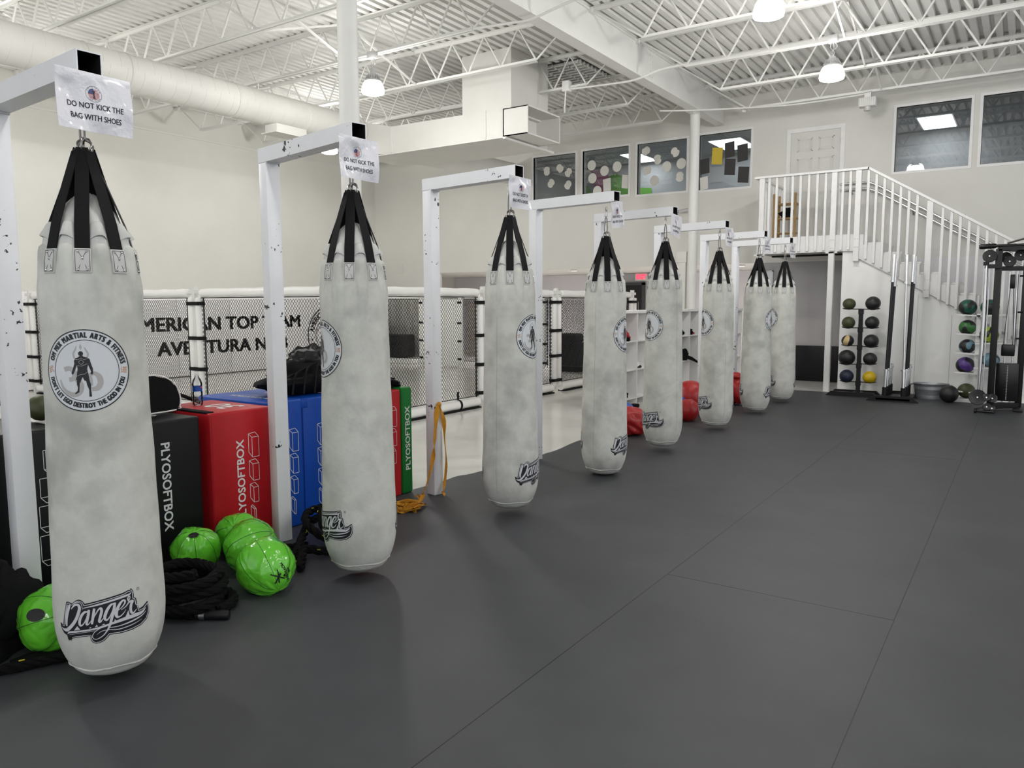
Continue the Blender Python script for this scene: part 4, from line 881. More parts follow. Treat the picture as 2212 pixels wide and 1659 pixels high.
def brand_parts(zc=0.315):
    q = MB(); k = 0.001
    put2d(q, subdiv2d(*poly2d([(a*k, c*k) for a, c in DG_OUT]), 0.010), wrap(zc, 0.0012), 0)
    dl = []
    for (a, c, w_), (a2, c2, w2) in zip(DG_LINE, DG_LINE[1:]):
        m = max(1, int(math.hypot(a2-a, c2-c)/6))
        for j in range(m): dl.append(((a+(a2-a)*j/m)*k, (c+(c2-c)*j/m)*k, w_*1.15*k))
    put2d(q, stroke2d(dl, 1), wrap(zc, 0.0021), 1)
    for t_ in DG_TRI: put2d(q, poly2d([(a*k, c*k) for a, c in t_]), wrap(zc, 0.0021), 1)
    for s in DG_ST: put2d(q, stroke2d([(a*k, c*k, w_*k) for a, c, w_ in s], 5), wrap(zc, 0.0023), 1)
    put2d(q, ring2d(0.0052, 0.0064, 20, (0.130, 0.087)), wrap(zc, 0.0015), 0)
    put2d(q, xf2d(text2d('R', 0.008), 1, 1, 0.130, 0.087), wrap(zc, 0.0015), 0)
    return q
BAGS = [(-3.01, 1.585, 0.0, -8.5, -11.5), (-3.003, 2.975, 0.005, -8, -70), (-3.01, 4.48, 0.01, 0, 61), (-3.02, 5.96, -0.03, 7, 71), (-3.028, 7.27, 0.01, 7.5, -50), (-3.012, 8.835, 0.0, 4, -61), (-3.008, 10.405, -0.01, 10, 81), (-3.01, 11.725, 0.0, 0, -71)]
BLAB = ['white heavy bag nearest the viewer, round club emblem and brand name facing front', 'second white heavy bag from the viewer, its emblem wrapping round the left edge', 'third white heavy bag from the viewer, its emblem cut by the right edge', 'fourth white heavy bag from the viewer, hung from a longer silver hook',
        'fifth white heavy bag from the viewer, in front of the cubby shelf, sagging collar', 'sixth white heavy bag from the viewer, between red balls and a red bag', 'seventh white heavy bag from the viewer, overlapping the last one', 'farthest white heavy bag, hanging beside the stair landing post']
proto = thing('heavy_bag', BLAB[0], 'punching bag', (0, 0, 0), 0, 'white heavy bags in a row')
bag_parts(proto)
obj('round_emblem', emblem_parts(), EMM, proto, local=True, smooth=0, fixn=False)
for k in range(2):
    o = obj('brand_print', brand_parts(), ['decal_black', 'decal_light'], proto, local=True, smooth=0, fixn=False); o.rotation_euler.z = pi*k
for i, (x, y, dz, sa_, em) in enumerate(BAGS):
    r = proto if i == 0 else copy_tree(proto)
    r['label'] = BLAB[i]; a0 = math.atan2(-y, -x); r.location = (x, y, dz); rz = a0+math.radians(sa_); r.rotation_euler = (0, 0, rz)
    nb = 0
    for ch in r.children:
        nm_ = ch.name.split('.')[0]
        if nm_ == 'side_seam': ch.rotation_euler.z = math.radians([152, 150, -30, -27, 44, 30, 150, 150][i]-sa_)
        if nm_ == 'round_emblem': ch.rotation_euler.z = math.radians(em-sa_)
        if nm_ == 'brand_print': ch.rotation_euler.z = math.radians([-9, -60, 58, 66, -44, -61, 82, -71][i]-sa_)+pi*nb; nb += 1
# stands
SLAB = ['white steel bag stand nearest the viewer with chipped paint', 'second white steel bag stand, between the red and blue boxes', 'third white steel bag stand, with a yellow band tied round it', 'fourth white steel bag stand, behind the third heavy bag', 'fifth white steel bag stand, standing behind the fourth heavy bag', 'sixth white steel bag stand, standing behind the fifth heavy bag', 'seventh white steel bag stand, standing right of the sixth heavy bag', 'farthest white steel bag stand of the row']
def make_stand():
    t_ = thing('bag_stand', SLAB[0], 'bag stand', (0, 0, 0), 0, 'white bag stands in a row')
    q = MB(); q.rbox(-0.046, 0.046, -0.046, 0.046, 0.0, 2.34, 0.007); obj('post', q, 'stand_white', t_, local=True)
    q = MB(); w_, th = 0.046, 0.005; x0, x1 = -0.046, 0.90; z0, z1 = 2.34, 2.425
    q.box(x0, x1, -w_, w_, z1-th, z1); q.box(x0, x1, -w_, w_, z0, z0+th); q.box(x0, x1, -w_, -w_+th, z0+th, z1-th); q.box(x0, x1, w_-th, w_, z0+th, z1-th); q.box(x0, x0+th, -w_+th, w_-th, z0+th, z1-th)
    obj('arm', q, 'stand_white', t_, local=True)
    q = MB(); i_ = w_-th-0.0004
    for (a, c, d_, e_) in ((-i_, i_, z0+th, z0+th+0.0008), (-i_, i_, z1-th-0.0008, z1-th), (-i_, -i_+0.0008, z0+th, z1-th), (i_-0.0008, i_, z0+th, z1-th)): q.box(0.08, x1-0.002, a, c, d_, e_)
    q.box(0.07, 0.08, -i_, i_, z0+th, z1-th); obj('arm_bore', q, 'black', t_, local=True)
    q = MB(); q.tube([(0.048, -0.045, 2.338), (0.048, 0.045, 2.338)], 0.006, 8); obj('weld_bead', q, 'stand_white', t_, local=True); return t_
st0 = make_stand()
SPOS = [(-3.85, 1.645), (-3.87, 3.15), (-3.81, 4.60), (-3.81, 6.10), (-3.83, 7.42), (-3.83, 9.0), (-3.82, 10.58), (-3.82, 11.97)]
EY = [1.585, 2.965, 4.48, 5.98, 7.275, 8.85, 10.42, 11.745]
SANG = []
for i, (x, y) in enumerate(SPOS):
    o = st0 if i == 0 else copy_tree(st0); o['label'] = SLAB[i]; o.location = (x, y, 0.001)
    an = math.atan2(EY[i]-y, -2.93-x); L = math.hypot(EY[i]-y, -2.93-x); o.rotation_euler.z = an; SANG.append(an)
    for ch in o.children:
        if ch.name.startswith('arm'): ch.scale.x = L/0.90
# paper notices taped under the arm ends
NLAB = ['laminated do-not-kick notice on the nearest bag stand', 'laminated do-not-kick notice on the second bag stand', 'laminated do-not-kick notice on the third bag stand', 'twisted do-not-kick notice hanging from the fourth bag stand', 'do-not-kick notice on the fifth bag stand', 'do-not-kick notice on the sixth bag stand', 'do-not-kick notice on the seventh bag stand', 'do-not-kick notice on the farthest bag stand']
def notice(i, y, yaw, tilt, dz, seed):
    t_ = tag(thing('paper_notice', NLAB[i], 'notice', (-2.918, y, 2.325+dz), 0, 'do-not-kick notices on the bag stands'), NLAB[i], 'notice')
    t_.rotation_euler = (tilt, 0, yaw); rnd = random.Random(seed); ph = [rnd.uniform(0, 6.28) for _ in range(6)]
    W, Hh = 0.277, 0.212
    def sf(a, c, o=0.0):
        k = min(1, -c/0.03) if c < 0 else 0
        d_ = 0.006*math.sin(19*a+9*c+ph[0])*k+0.005*math.sin(27*c-14*a+ph[1])*k+0.0025*math.sin(47*a+31*c+ph[2])*k+0.05*(a*a)*(1 if seed != 4 else 6)*k
        return (0.004+d_+o, a, c)
    q = MB(); q.grid(lambda u, v: sf((u-0.5)*W, -v*Hh+0.02), 28, 22); q.grid(lambda u, v: sf((u-0.5)*W, -v*Hh+0.02, -0.0008), 28, 22)
    sh = obj('sheet', q, 'paper', t_, local=True, smooth=60, fixn=False)
    q = MB(); fn = lambda a, c: sf(a, c, 0.0010)
    put2d(q, subdiv2d(*xf2d(text2d('DO NOT KICK THE', 0.0285, 0.0005, 0.80), 1, 1, 0, -0.101), 0.02), fn); put2d(q, subdiv2d(*xf2d(text2d('BAG WITH SHOES', 0.0285, 0.0005, 0.80), 1, 1, 0, -0.142), 0.02), fn)
    obj('lettering', q, 'ink', t_, local=True, smooth=0, fixn=False)
    q = MB(); cz = -0.055; R = 0.029; cc = lambda VF: xf2d(VF, 1, 1, -0.004, cz)
    put2d(q, cc(ring2d(R*0.97, R, 40)), fn, 0)
    put2d(q, cc(arc_text('AMERICAN', R*0.86, R*0.26, math.radians(160), math.radians(20), xs=0.8)), fn, 0); put2d(q, cc(arc_text('TOP TEAM', R*0.86, R*0.26, math.radians(215), math.radians(325), True, xs=0.8)), fn, 0)
    ri = R*0.70
    for s in range(9):
        z1 = ri*(0.94-s*0.21); zz = z1-ri*0.10
        h = math.sqrt(max(0, ri*ri-zz*zz)); x0 = -h if s > 3 else 0.0
        put2d(q, cc(([(x0, z1-ri*0.1), (h, z1-ri*0.1), (h, zz-ri*0.1), (x0, zz-ri*0.1)], [(0, 1, 2, 3)])), fn, 1)
    pts = [(0, 0.0)]+[(0, ri)]+[(ri*math.cos(t), ri*math.sin(t)) for t in [pi/2+pi/2*i/10 for i in range(1, 11)]]; put2d(q, cc(poly2d(pts)), fn, 2)
    fg = [(0.0, -0.86), (-0.16, -0.86), (-0.1, -0.2), (-0.16, 0.2), (-0.22, 0.5), (-0.12, 0.7), (-0.06, 0.42), (0.06, 0.42), (0.16, 0.72), (0.24, 0.5), (0.14, 0.2), (0.1, -0.2), (0.22, -0.86), (0.1, -0.86), (0.02, -0.35)]
    put2d(q, cc(poly2d([(a*ri, c*ri) for a, c in fg])), lambda a, c: sf(a, c, 0.0014), 0); put2d(q, cc(disc2d(ri*0.12, 12, 1, (0, ri*0.55))), lambda a, c: sf(a, c, 0.0014), 0)
    obj('round_crest', q, ['ink', 'red_ink', 'blue_ink'], t_, local=True, smooth=0, fixn=False)
for i, (dy, yaw, tilt, dz) in enumerate([(0.005, 0.0, 0.0, 0.0), (-0.02, 0.0, 0.0, 0.0), (-0.01, 0.02, 0.0, 0.0), (-0.03, 0.10, 0.13, -0.012), (-0.01, 0.0, -0.06, 0.0), (0.025, 0.0, 0.02, 0.0), (0.035, 0.0, 0.0, 0.0), (0.035, 0.0, 0.0, 0.0)]):
    notice(i, [1.585, 2.965, 4.48, 5.98, 7.275, 8.85, 10.42, 11.745][i]+dy, yaw, tilt, dz, i+1)
# ================================================================== plyo boxes, slosh balls, ropes, bags by the stands
def plyo(Y0, Y1, zt, m, lb, x0=-4.0, depth=0.60, tx=None, up=True, icons=None, toptext=None):
    yc = (Y0+Y1)/2; t_ = thing('plyo_box', lb, 'plyo box', (x0-depth/2, yc, 0.0), 0, 'foam plyo boxes in a row')
    q = MB(); q.rbox(x0-depth, x0, Y0+0.004, Y1-0.004, 0.001, zt, 0.014, 3); obj('foam_block', q, m, t_)
    q = MB()
    for yy in (Y0+0.012, Y1-0.012): q.tube([(x0-0.001, yy, 0.02), (x0-0.001, yy, zt-0.015)], 0.0025, 5)
    q.tube([(x0-0.006, Y0+0.01, zt-0.006), (x0-0.006, Y1-0.01, zt-0.006)], 0.0025, 5); obj('seam', q, m, t_)
    F = x0+0.0016
    if tx:
        y, z, s = tx; V, Fc = text2d('PLYOSOFTBOX', 0.074, off=0.0016); q = MB()
        sg = 1 if up else -1
        q.add([(F, y-sg*b_, z+sg*a_) for a_, b_ in V], Fc); obj('lettering', q, 'print_white', t_, fixn=False, smooth=0)
    if icons:
        y, z, sg = icons; q = MB(); zz = z
        for (hh, ww) in ((0.155, 0.050), (0.135, 0.046), (0.125, 0.036), (0.125, 0.012)):
            def ln(a, b_, c, d_): q.add([(F, y+v, w_) for v, w_ in stroke2d([(sg*a, zz-sg*b_, 0.0035), (sg*c, zz-sg*d_, 0.0035)], 1)[0] for v, w_ in [(v, w_)]], [(0, 1, 3, 2)])
            e = 0.026
            for (a, b_, c, d_) in ((0, 0.03, ww, 0.03), (ww, 0.03, ww, hh), (ww, hh, 0, hh-0.0), (0, hh, 0, 0.03), (0, 0.03, -e, 0.005), (-e, 0.005, ww-e, 0.0), (ww-e, 0.0, ww, 0.03), (-e, 0.005, -e, hh-0.035), (-e, hh-0.035, 0, hh)): ln(a, b_, c, d_)
            zz -= sg*(hh+0.014)
        obj('icon_print', q, 'print_white', t_, fixn=False, smooth=0)
    if toptext:
        s, y, x, sz, rot = toptext; q = MB(); V, Fc = xf2d(text2d(s, sz, off=sz*0.02), 1, 1, 0, 0, rot); q.add([(x-b_, y+a_, zt+0.0012) for a_, b_ in V], Fc); obj('top_lettering', q, 'print_white', t_, fixn=False, smooth=0)
    return t_
plyo(1.22, 1.94, 0.885, 'box_black', 'black plyo box at the left edge, white box icons on its front', icons=(1.83, 0.20, -1))
plyo(1.95, 2.69, 0.845, 'box_black', 'black plyo box beside the red one, lettering reading downward', tx=(2.46, 0.47, 1), up=False, toptext=('NO 3', 2.45, -4.25, 0.10, 0))
r_ = plyo(2.74, 3.185, 0.85, 'box_red', 'large red plyo box with a water bottle on top', x0=-3.98, tx=(2.945, 0.41, 1), icons=(3.03, 0.70, 1), toptext=('30', 3.02, -4.22, 0.24, pi/2))
q = MB(); q.rbox(-4.56, -4.02, 2.745, 2.80, 0.846, 0.857, 0.004); obj('hook_strip', q, 'black_cloth', r_)
plyo(3.20, 3.485, 0.862, 'box_blue', 'blue plyo box right behind the second stand', x0=-4.03, depth=0.75, icons=(3.39, 0.67, 1), toptext=('PLYOSOFTBOX', 3.35, -4.4, 0.06, pi/2))
bl = plyo(3.50, 3.84, 0.855, 'box_blue', 'blue plyo box half hidden by the second heavy bag', x0=-4.06, depth=0.75, icons=(3.66, 0.67, 1), toptext=('24', 3.66, -4.5, 0.16, pi/2))
q = MB(); q.rbox(-4.075, -4.055, 3.475, 3.555, 0.79, 0.85, 0.006); obj('flap', q, 'box_blue', bl)
plyo(3.90, 4.43, 0.835, 'box_red', 'red plyo box next to the green one', icons=(4.33, 0.71, 1))
plyo(4.44, 4.56, 0.845, 'box_green', 'narrow green plyo box at the right end of the boxes', tx=(4.505, 0.44, 1))
# water bottle
bt = thing('water_bottle', 'clear plastic water bottle standing on the red plyo box', 'bottle', (-4.40, 2.95, 0.857))
bx, by, bz = -4.40, 2.95, 0.8515
q = MB(); q.lathe([(0, 0.004), (0.026, 0.0), (0.031, 0.008), (0.0315, 0.03), (0.0295, 0.034), (0.0315, 0.04), (0.0315, 0.055), (0.0295, 0.059), (0.0315, 0.065), (0.0315, 0.085), (0.030, 0.088), (0.030, 0.125), (0.032, 0.129), (0.031, 0.142), (0.024, 0.165), (0.013, 0.180), (0.012, 0.195)], 28, (bx, by, bz)); obj('bottle_shell', q, 'bottle_plastic', bt)
q = MB(); q.lathe([(0.0305, 0.09), (0.0305, 0.123)], 28, (bx, by, bz)); q.f = q.f[:28]; q.m = q.m[:28]; obj('paper_label', q, 'blue_vinyl', bt, fixn=False)
q = MB(); q.lathe([(0.0309, 0.112), (0.0309, 0.121)], 28, (bx, by, bz)); q.f = q.f[:12]; q.m = q.m[:12]; obj('label_band', q, 'red_ink', bt, fixn=False)
q = MB(); q.lathe([(0.014, 0.190), (0.014, 0.207), (0.012, 0.209), (0, 0.209)], 20, (bx, by, bz)); obj('cap', q, 'vinyl_white', bt)
# soft lumps
def lump(c, rad, sq, seed, amp=0.1, fr=3.0, nu=36, nv=22, flat=None):
    rnd = random.Random(seed); ph = [(Vector((rnd.uniform(-1, 1), rnd.uniform(-1, 1), rnd.uniform(-1, 1)))*fr*(1+0.6*k), rnd.uniform(0, 6.28)) for k in range(5)]
    def fn(d): return 1+sum(amp/(1+0.5*i)*math.sin(v.dot(d)*2+p_) for i, (v, p_) in enumerate(ph))*0.5
    q = MB(); q.sphere(c, rad, nu, nv, sq, fn)
    if flat is not None: q.v = [(x, y, max(z, flat+0.0005*i/len(q.v))) for i, (x, y, z) in enumerate(q.v)]
    return q
def rotated(q, c, M):
    C = Vector(c); q.v = [tuple(C+M @ (Vector(p_)-C)) for p_ in q.v]; return q
# gym bag with white piping on the black box
gx, gy, gz = -4.40, 2.40, 0.847
gb = thing('gym_bag', 'black gym bag with white piping on the black plyo box', 'bag', (gx, gy, gz))
q = MB(); q.prism([(-0.02, 0.0), (0.36, 0.0), (0.39, 0.03), (0.395, 0.08), (0.37, 0.15), (0.31, 0.20), (0.22, 0.225), (0.08, 0.22), (0.0, 0.16)], lambda a, c: (gx+0.12-0.10*a, gy-0.02+a, gz+c), lambda a, c: (gx-0.16-0.10*a, gy-0.02+a, gz+c)); obj('bag_body', q, 'black_cloth', gb, smooth=50)
q = MB(); pts = [(0.0, 0.004), (0.36, 0.004), (0.392, 0.03), (0.397, 0.08), (0.373, 0.152), (0.312, 0.203), (0.222, 0.229), (0.08, 0.224)]
for off in (0.12, -0.16): q.tube(smooth_pts([(gx+off-0.10*a, gy-0.02+a, gz+c) for a, c in pts], 5), 0.0045, 6)
obj('piping', q, 'vinyl_white', gb)
q = MB(); q.tube(smooth_pts([(gx-0.1, gy+0.36, gz+0.06), (gx-0.12, gy+0.43, gz+0.12), (gx-0.15, gy+0.45, gz+0.15), (gx-0.18, gy+0.42, gz+0.05)], 6), 0.016, 8); obj('handle', q, 'webbing', gb)
# strap and small items at the back of the boxes
q = MB(); q.tube(smooth_pts([(-4.62, 2.72, 0.855), (-4.66, 2.80, 0.93), (-4.60, 2.90, 0.925), (-4.45, 3.0, 0.86)], 8), [0.012]*25, 8); tag(obj('shoulder_strap', q, 'webbing', origin=(-4.62, 2.72, 0.853)), 'black webbing strap lying at the back of the red box', 'strap')
q = lump((-4.30, 1.96, 0.955), 0.068, (1, 1, 1), 3, 0.03); tag(obj('medicine_ball', q, 'olive', origin=(-4.30, 1.96, 0.887)), 'olive ball on the left black box, peeking out behind the nearest bag', 'ball')
q = lump((-4.75, 1.78, 0.95), 0.12, (1.2, 1.2, 0.45), 8, 0.3, flat=0.887); tag(obj('cloth_heap', q, 'black_cloth', origin=(-4.75, 1.78, 0.887)), 'black cloth heap on the left black box', 'cloth')
# mesh duffel on the blue boxes
du = thing('mesh_duffel', 'black mesh duffel bag slumped on the blue plyo boxes', 'bag', (-4.35, 3.70, 0.865))
q = lump((-4.33, 3.72, 0.95), 0.30, (0.62, 1.0, 0.42), 11, 0.22, flat=0.862); obj('bag_body', q, 'black_cloth', du, smooth=60)
q = lump((-4.38, 3.90, 1.04), 0.22, (0.7, 0.95, 0.62), 15, 0.28); obj('mesh_top', q, 'box_black', du, smooth=40)
q = MB()
for k in range(5): q.tube(smooth_pts([(-4.14+0.02*k, 3.40+0.08*k, 0.88), (-4.17, 3.46+0.1*k, 0.98+0.03*k), (-4.2, 3.60+0.09*k, 1.02+0.03*k)], 6), 0.007, 6)
obj('drawcord', q, 'webbing', du)
q = MB(); q.tube([(-4.20, 3.50, 0.955), (-4.16, 3.92, 0.975)], 0.028, 12); obj('rolled_pad', q, 'black_gloss', du)
q = lump((-4.17, 4.40, 0.872), 0.13, (0.9, 1.0, 0.40), 21, 0.3, flat=0.846); q.v = [(x, y, z-(0.06*max(0, (x+4.05)/0.06) if x > -4.05 else 0)) for x, y, z in q.v]
tag(obj('black_towel', q, 'black_cloth', origin=(-4.17, 4.40, 0.846)), 'crumpled black cloth on the red box beside the green one', 'cloth')
# green slosh balls
from mathutils import noise as mnoise
def slosh(c, R, seed, lb, hole=None, pole=(0, 0, 1), print_=None, sq=0.92):
    c = Vector(c); t_ = thing('slosh_ball', lb, 'exercise ball', (c.x, c.y, c.z-R*sq), 0, 'green water balls on the floor')
    P = Vector(pole).normalized(); Q = P.rotation_difference(Vector((0, 0, 1))).inverted() if False else Vector((0, 0, 1)).rotation_difference(P)
    rnd = random.Random(seed); ph = [rnd.uniform(0, 6.28) for _ in range(8)]
    def rr(th, a):
        s = math.sin(th); k = 1+0.016*math.sin(2*a+ph[0])*s+0.022*math.sin(3*th+ph[1])+0.020*math.sin(4*a+3*th+ph[2])*s
        k -= 0.022*math.exp(-(((a*7/(2*pi)) % 1-0.5)/0.07)**2)*s
        k += 0.016*math.cos(11*a+ph[3]+2*th)*math.exp(-((th-2.6)/0.45)**2)+0.012*math.cos(8*a+ph[4])*math.exp(-((th-0.35)/0.4)**2)
        k += 0.022*math.exp(-((a-ph[6]) % 2.1-1.05-0.5*math.sin(2*th+ph[7]))**2/0.012)*math.sin(2*th)**2
        k -= 0.06*math.exp(-((th-1.0)/0.25)**2-((((a-ph[5]+pi) % (2*pi))-pi)/0.3)**2)
        d_ = Vector((s*math.cos(a), s*math.sin(a), math.cos(th))); sd = Vector((seed*3.1, seed*1.7, 0.4))
        k += 0.05*mnoise.noise(d_*1.7+sd)-0.045*max(0, 0.35-abs(mnoise.noise(d_*2.6+sd*1.3)))**1.5*2-0.012*abs(mnoise.noise(d_*7+sd))
        return R*k
    def pt(th, a, o=0.0):
        d = Vector((math.sin(th)*math.cos(a), math.sin(th)*math.sin(a), math.cos(th))); p_ = Q @ (d*(rr(th, a)+o)); p_ = c+p_
        zf = c.z-R*sq; return Vector((p_.x, p_.y, max(p_.z, zf+0.0004)))
    q = MB(); nu, nv = 120, 64; vs_ = [pt(pi*i/nv, 2*pi*j/nu) for i in range(nv+1) for j in range(nu)]
    q.add(vs_, [(i*nu+j, (i+1)*nu+j, (i+1)*nu+(j+1) % nu, i*nu+(j+1) % nu) for i in range(nv) for j in range(nu)]); obj('vinyl_shell', q, 'ball_green', t_, smooth=80)
    q = MB()
    for k in range(7):
        a = 2*pi*(k+0.5)/7-0.10; q.tube([pt(pi*(0.08+0.84*i/26), a, 0.0006) for i in range(27)], 0.0014, 4)
    obj('seams', q, 'ball_grass', t_)
    if hole:
        q = MB(); D0, h = hole; D0 = Vector(D0).normalized(); E1 = Vector((0, 0, 1)).cross(D0).normalized(); E2 = D0.cross(E1); QI = Q.inverted(); n = 24; vs_ = []
        for k in range(n+1):
            u = 2*pi*k/n; d = D0 if k == 0 else (D0+(E1*math.cos(u)+E2*math.sin(u)*0.72)*h).normalized(); l = QI @ d; vs_.append(pt(math.acos(max(-1, min(1, l.z))), math.atan2(l.y, l.x), 0.004))
        q.add(vs_, [(0, 1+k, 1+(k+1) % n) for k in range(n)]); obj('filler_cap', q, 'black', t_)
    if print_:
        D0, s, ang = print_; q = MB(); cs, sn = math.cos(ang), math.sin(ang); D0 = Vector(D0).normalized(); E1 = Vector((0, 0, 1)).cross(D0).normalized(); E2 = D0.cross(E1); QI = Q.inverted()
        def fn(u, v):
            d = (D0+E1*((u*cs-v*sn)*s/R)+E2*((u*sn+v*cs)*s/R)).normalized(); l = QI @ d; return pt(math.acos(max(-1, min(1, l.z))), math.atan2(l.y, l.x), 0.0024)
        for k, tx_ in enumerate(('MOVEMENT', '360')): put2d(q, xf2d(text2d(tx_, 0.30, 0.012), 1, 1, 0.0, 0.30-0.0+0.30*k), fn)
        for st_ in ([(-0.45, -0.75, 0.09), (0.35, 0.1, 0.09)], [(0.35, -0.65, 0.13), (-0.15, -0.05, 0.13)], [(-0.5, -0.15, 0.08), (0.5, -0.35, 0.08)]): put2d(q, stroke2d(st_, 4), fn)
        put2d(q, disc2d(0.09, 12, 1, (0.1, 0.12)), fn); obj('brand_print', q, 'black', t_, fixn=False, smooth=0)
slosh((-3.235, 2.52, 0.134), 0.150, 1, 'green water ball with black brand print, nearest in the cluster by the ropes', pole=(-0.75, 0.1, 0.65), print_=((0.93, -0.12, -0.06), 0.075, -1.25))
slosh((-3.80, 2.49, 0.124), 0.134, 2, 'green water ball with a black filler cap beside the black box', hole=((0.42, -0.33, 0.80), 0.2), pole=(0.3, -0.25, 0.9))
slosh((-3.55, 2.67, 0.142), 0.150, 3, 'green water ball in the middle of the cluster, no print or cap showing', pole=(0.6, 0.6, 0.5))
slosh((-3.835, 2.80, 0.128), 0.138, 4, 'green water ball at the back of the cluster, against the red box', pole=(0.5, -0.6, 0.6))
slosh((-3.46, 1.575, 0.138), 0.148, 5, 'green water ball with a black filler cap, left of the nearest heavy bag', hole=((0.52, -0.72, 0.45), 0.24), pole=(0.75, 0.2, 0.3))
slosh((-3.72, 1.83, 0.122), 0.130, 6, 'green water ball mostly hidden behind the nearest heavy bag', pole=(0.2, 0.2, 0.9))
# ropes
def rope(path, r, n=4, twist=36.0, strands=3, n_s=6, closed=False):
    P = [Vector(p_) for p_ in smooth_pts(path, n)]; q = MB(); L = 0; acc = [0]
    for a, b_ in zip(P, P[1:]): L += (b_-a).length; acc.append(L)
    m = max(8, int(L/0.012)); S = []; j = 0
    for i in range(m+1):
        s = L*i/m
        while j < len(P)-2 and acc[j+1] < s: j += 1
        t_ = (s-acc[j])/max(1e-6, acc[j+1]-acc[j]); S.append((P[j].lerp(P[j+1], t_), s))
    fr = None; frames = []
    for i, (p_, s) in enumerate(S):
        t_ = (S[min(i+1, m)][0]-S[max(i-1, 0)][0]).normalized()
        if fr is None: fr = t_.orthogonal().normalized()
        fr = (fr-t_*fr.dot(t_)).normalized(); frames.append((fr.copy(), t_.cross(fr)))
    for k in range(strands):
        q.tube([p_+(f*math.cos(twist*s+2*pi*k/strands)+b_*math.sin(twist*s+2*pi*k/strands))*r*0.52 for (p_, s), (f, b_) in zip(S, frames)], r*0.56, n_s)
    return q, S, frames
cp = thing('battle_rope', 'thick black braided rope coiled in front of the black plyo box', 'rope', (-3.5, 2.2, 0))
pth = []
rn = random.Random(5)
for k in range(46):
    a = 0.55*k; turn = a/(2*pi); lev = 0.030+0.048*int(turn)*0.98+0.048*min(1, max(0, (turn % 1)-0.7)/0.3)
    rx = 0.235-0.025*(int(turn) % 2)-0.012*turn; ry = 0.185-0.02*(int(turn) % 2)-0.012*turn
    pth.append((-3.40+rx*math.cos(a)+rn.uniform(-.012, .012), 2.17+ry*math.sin(a)+rn.uniform(-.012, .012), min(lev, 0.23)))
q, _, _ = rope(pth, 0.026, 4, 30, 4); obj('coil', q, 'rope', cp)
q, _, _ = rope([(-3.55, 2.05, 0.025), (-3.40, 2.03, 0.024), (-3.30, 2.06, 0.024), (-3.23, 2.09, 0.024)], 0.026, 5, 30, 4); obj('rope_end', q, 'rope', cp)
q = MB(); q.tube([(-3.215, 2.096, 0.024), (-3.205, 2.101, 0.024), (-3.095, 2.175, 0.0235), (-3.085, 2.182, 0.0235)], [0.022, 0.0235, 0.0235, 0.019], 16); obj('handle', q, 'box_black', cp)
q = MB(); q.tube([(-3.200, 2.105, 0.024), (-3.178, 2.119, 0.024)], 0.0252, 16); obj('silver_band', q, 'chrome', cp)
bp = thing('battle_rope', 'twisted black rope with yellow flecks heaped behind the second heavy bag', 'rope', (-3.6, 3.2, 0))
heap = [(-3.40, 2.80, 0.027), (-3.50, 2.94, 0.03), (-3.62, 3.10, 0.08), (-3.72, 3.26, 0.12), (-3.70, 3.40, 0.11), (-3.56, 3.44, 0.06), (-3.44, 3.36, 0.035), (-3.46, 3.20, 0.05), (-3.60, 3.14, 0.13), (-3.72, 3.22, 0.17), (-3.74, 3.36, 0.18), (-3.62, 3.46, 0.16), (-3.48, 3.44, 0.12), (-3.42, 3.30, 0.09), (-3.52, 3.20, 0.11), (-3.66, 3.30, 0.20), (-3.60, 3.42, 0.21), (-3.46, 3.40, 0.17), (-3.40, 3.22, 0.07), (-3.38, 3.08, 0.035), (-3.46, 2.98, 0.06), (-3.40, 2.90, 0.04), (-3.30, 2.80, 0.027)]
q, S, fr = rope(heap, 0.026, 8, 38, 3); obj('heap', q, 'rope', bp)
q = MB()
for i in range(6, len(S)-2, 9):
    f, b_ = fr[i]; a = i*1.9; d = (f*math.cos(a)+b_*math.sin(a)); t_ = (S[i+1][0]-S[i][0]).normalized(); p_ = S[i][0]+d*0.0275; q.tube([p_-t_*0.009, p_+t_*0.009+b_*0.004], 0.0026, 5)
obj('yellow_fleck', q, 'rope_fleck', bp)
q, _, _ = rope([(-3.80, 2.93, 0.022), (-3.72, 2.98, 0.021), (-3.66, 3.04, 0.021), (-3.60, 3.12, 0.022)], 0.021, 6, 42, 3); obj('loose_end', q, 'rope', bp)
b3 = thing('battle_rope', 'black twisted rope end lying at the lower left, beside the nearest bag', 'rope', (-3.5, 1.35, 0))
q, S, fr = rope([(-3.55, 1.00, 0.026), (-3.45, 1.20, 0.026), (-3.355, 1.38, 0.026), (-3.26, 1.58, 0.026), (-3.22, 1.70, 0.026)], 0.021, 8, 40, 3); obj('strand', q, 'rope', b3)
q = MB(); q.tube([(-3.350, 1.375, 0.0505), (-3.342, 1.395, 0.0505)], 0.003, 5); q.tube([S[14][0]+Vector((0.02, -0.01, 0.015)), S[15][0]+Vector((0.022, -0.01, 0.013))], 0.0028, 5); obj('yellow_fleck', q, 'rope_fleck', b3)
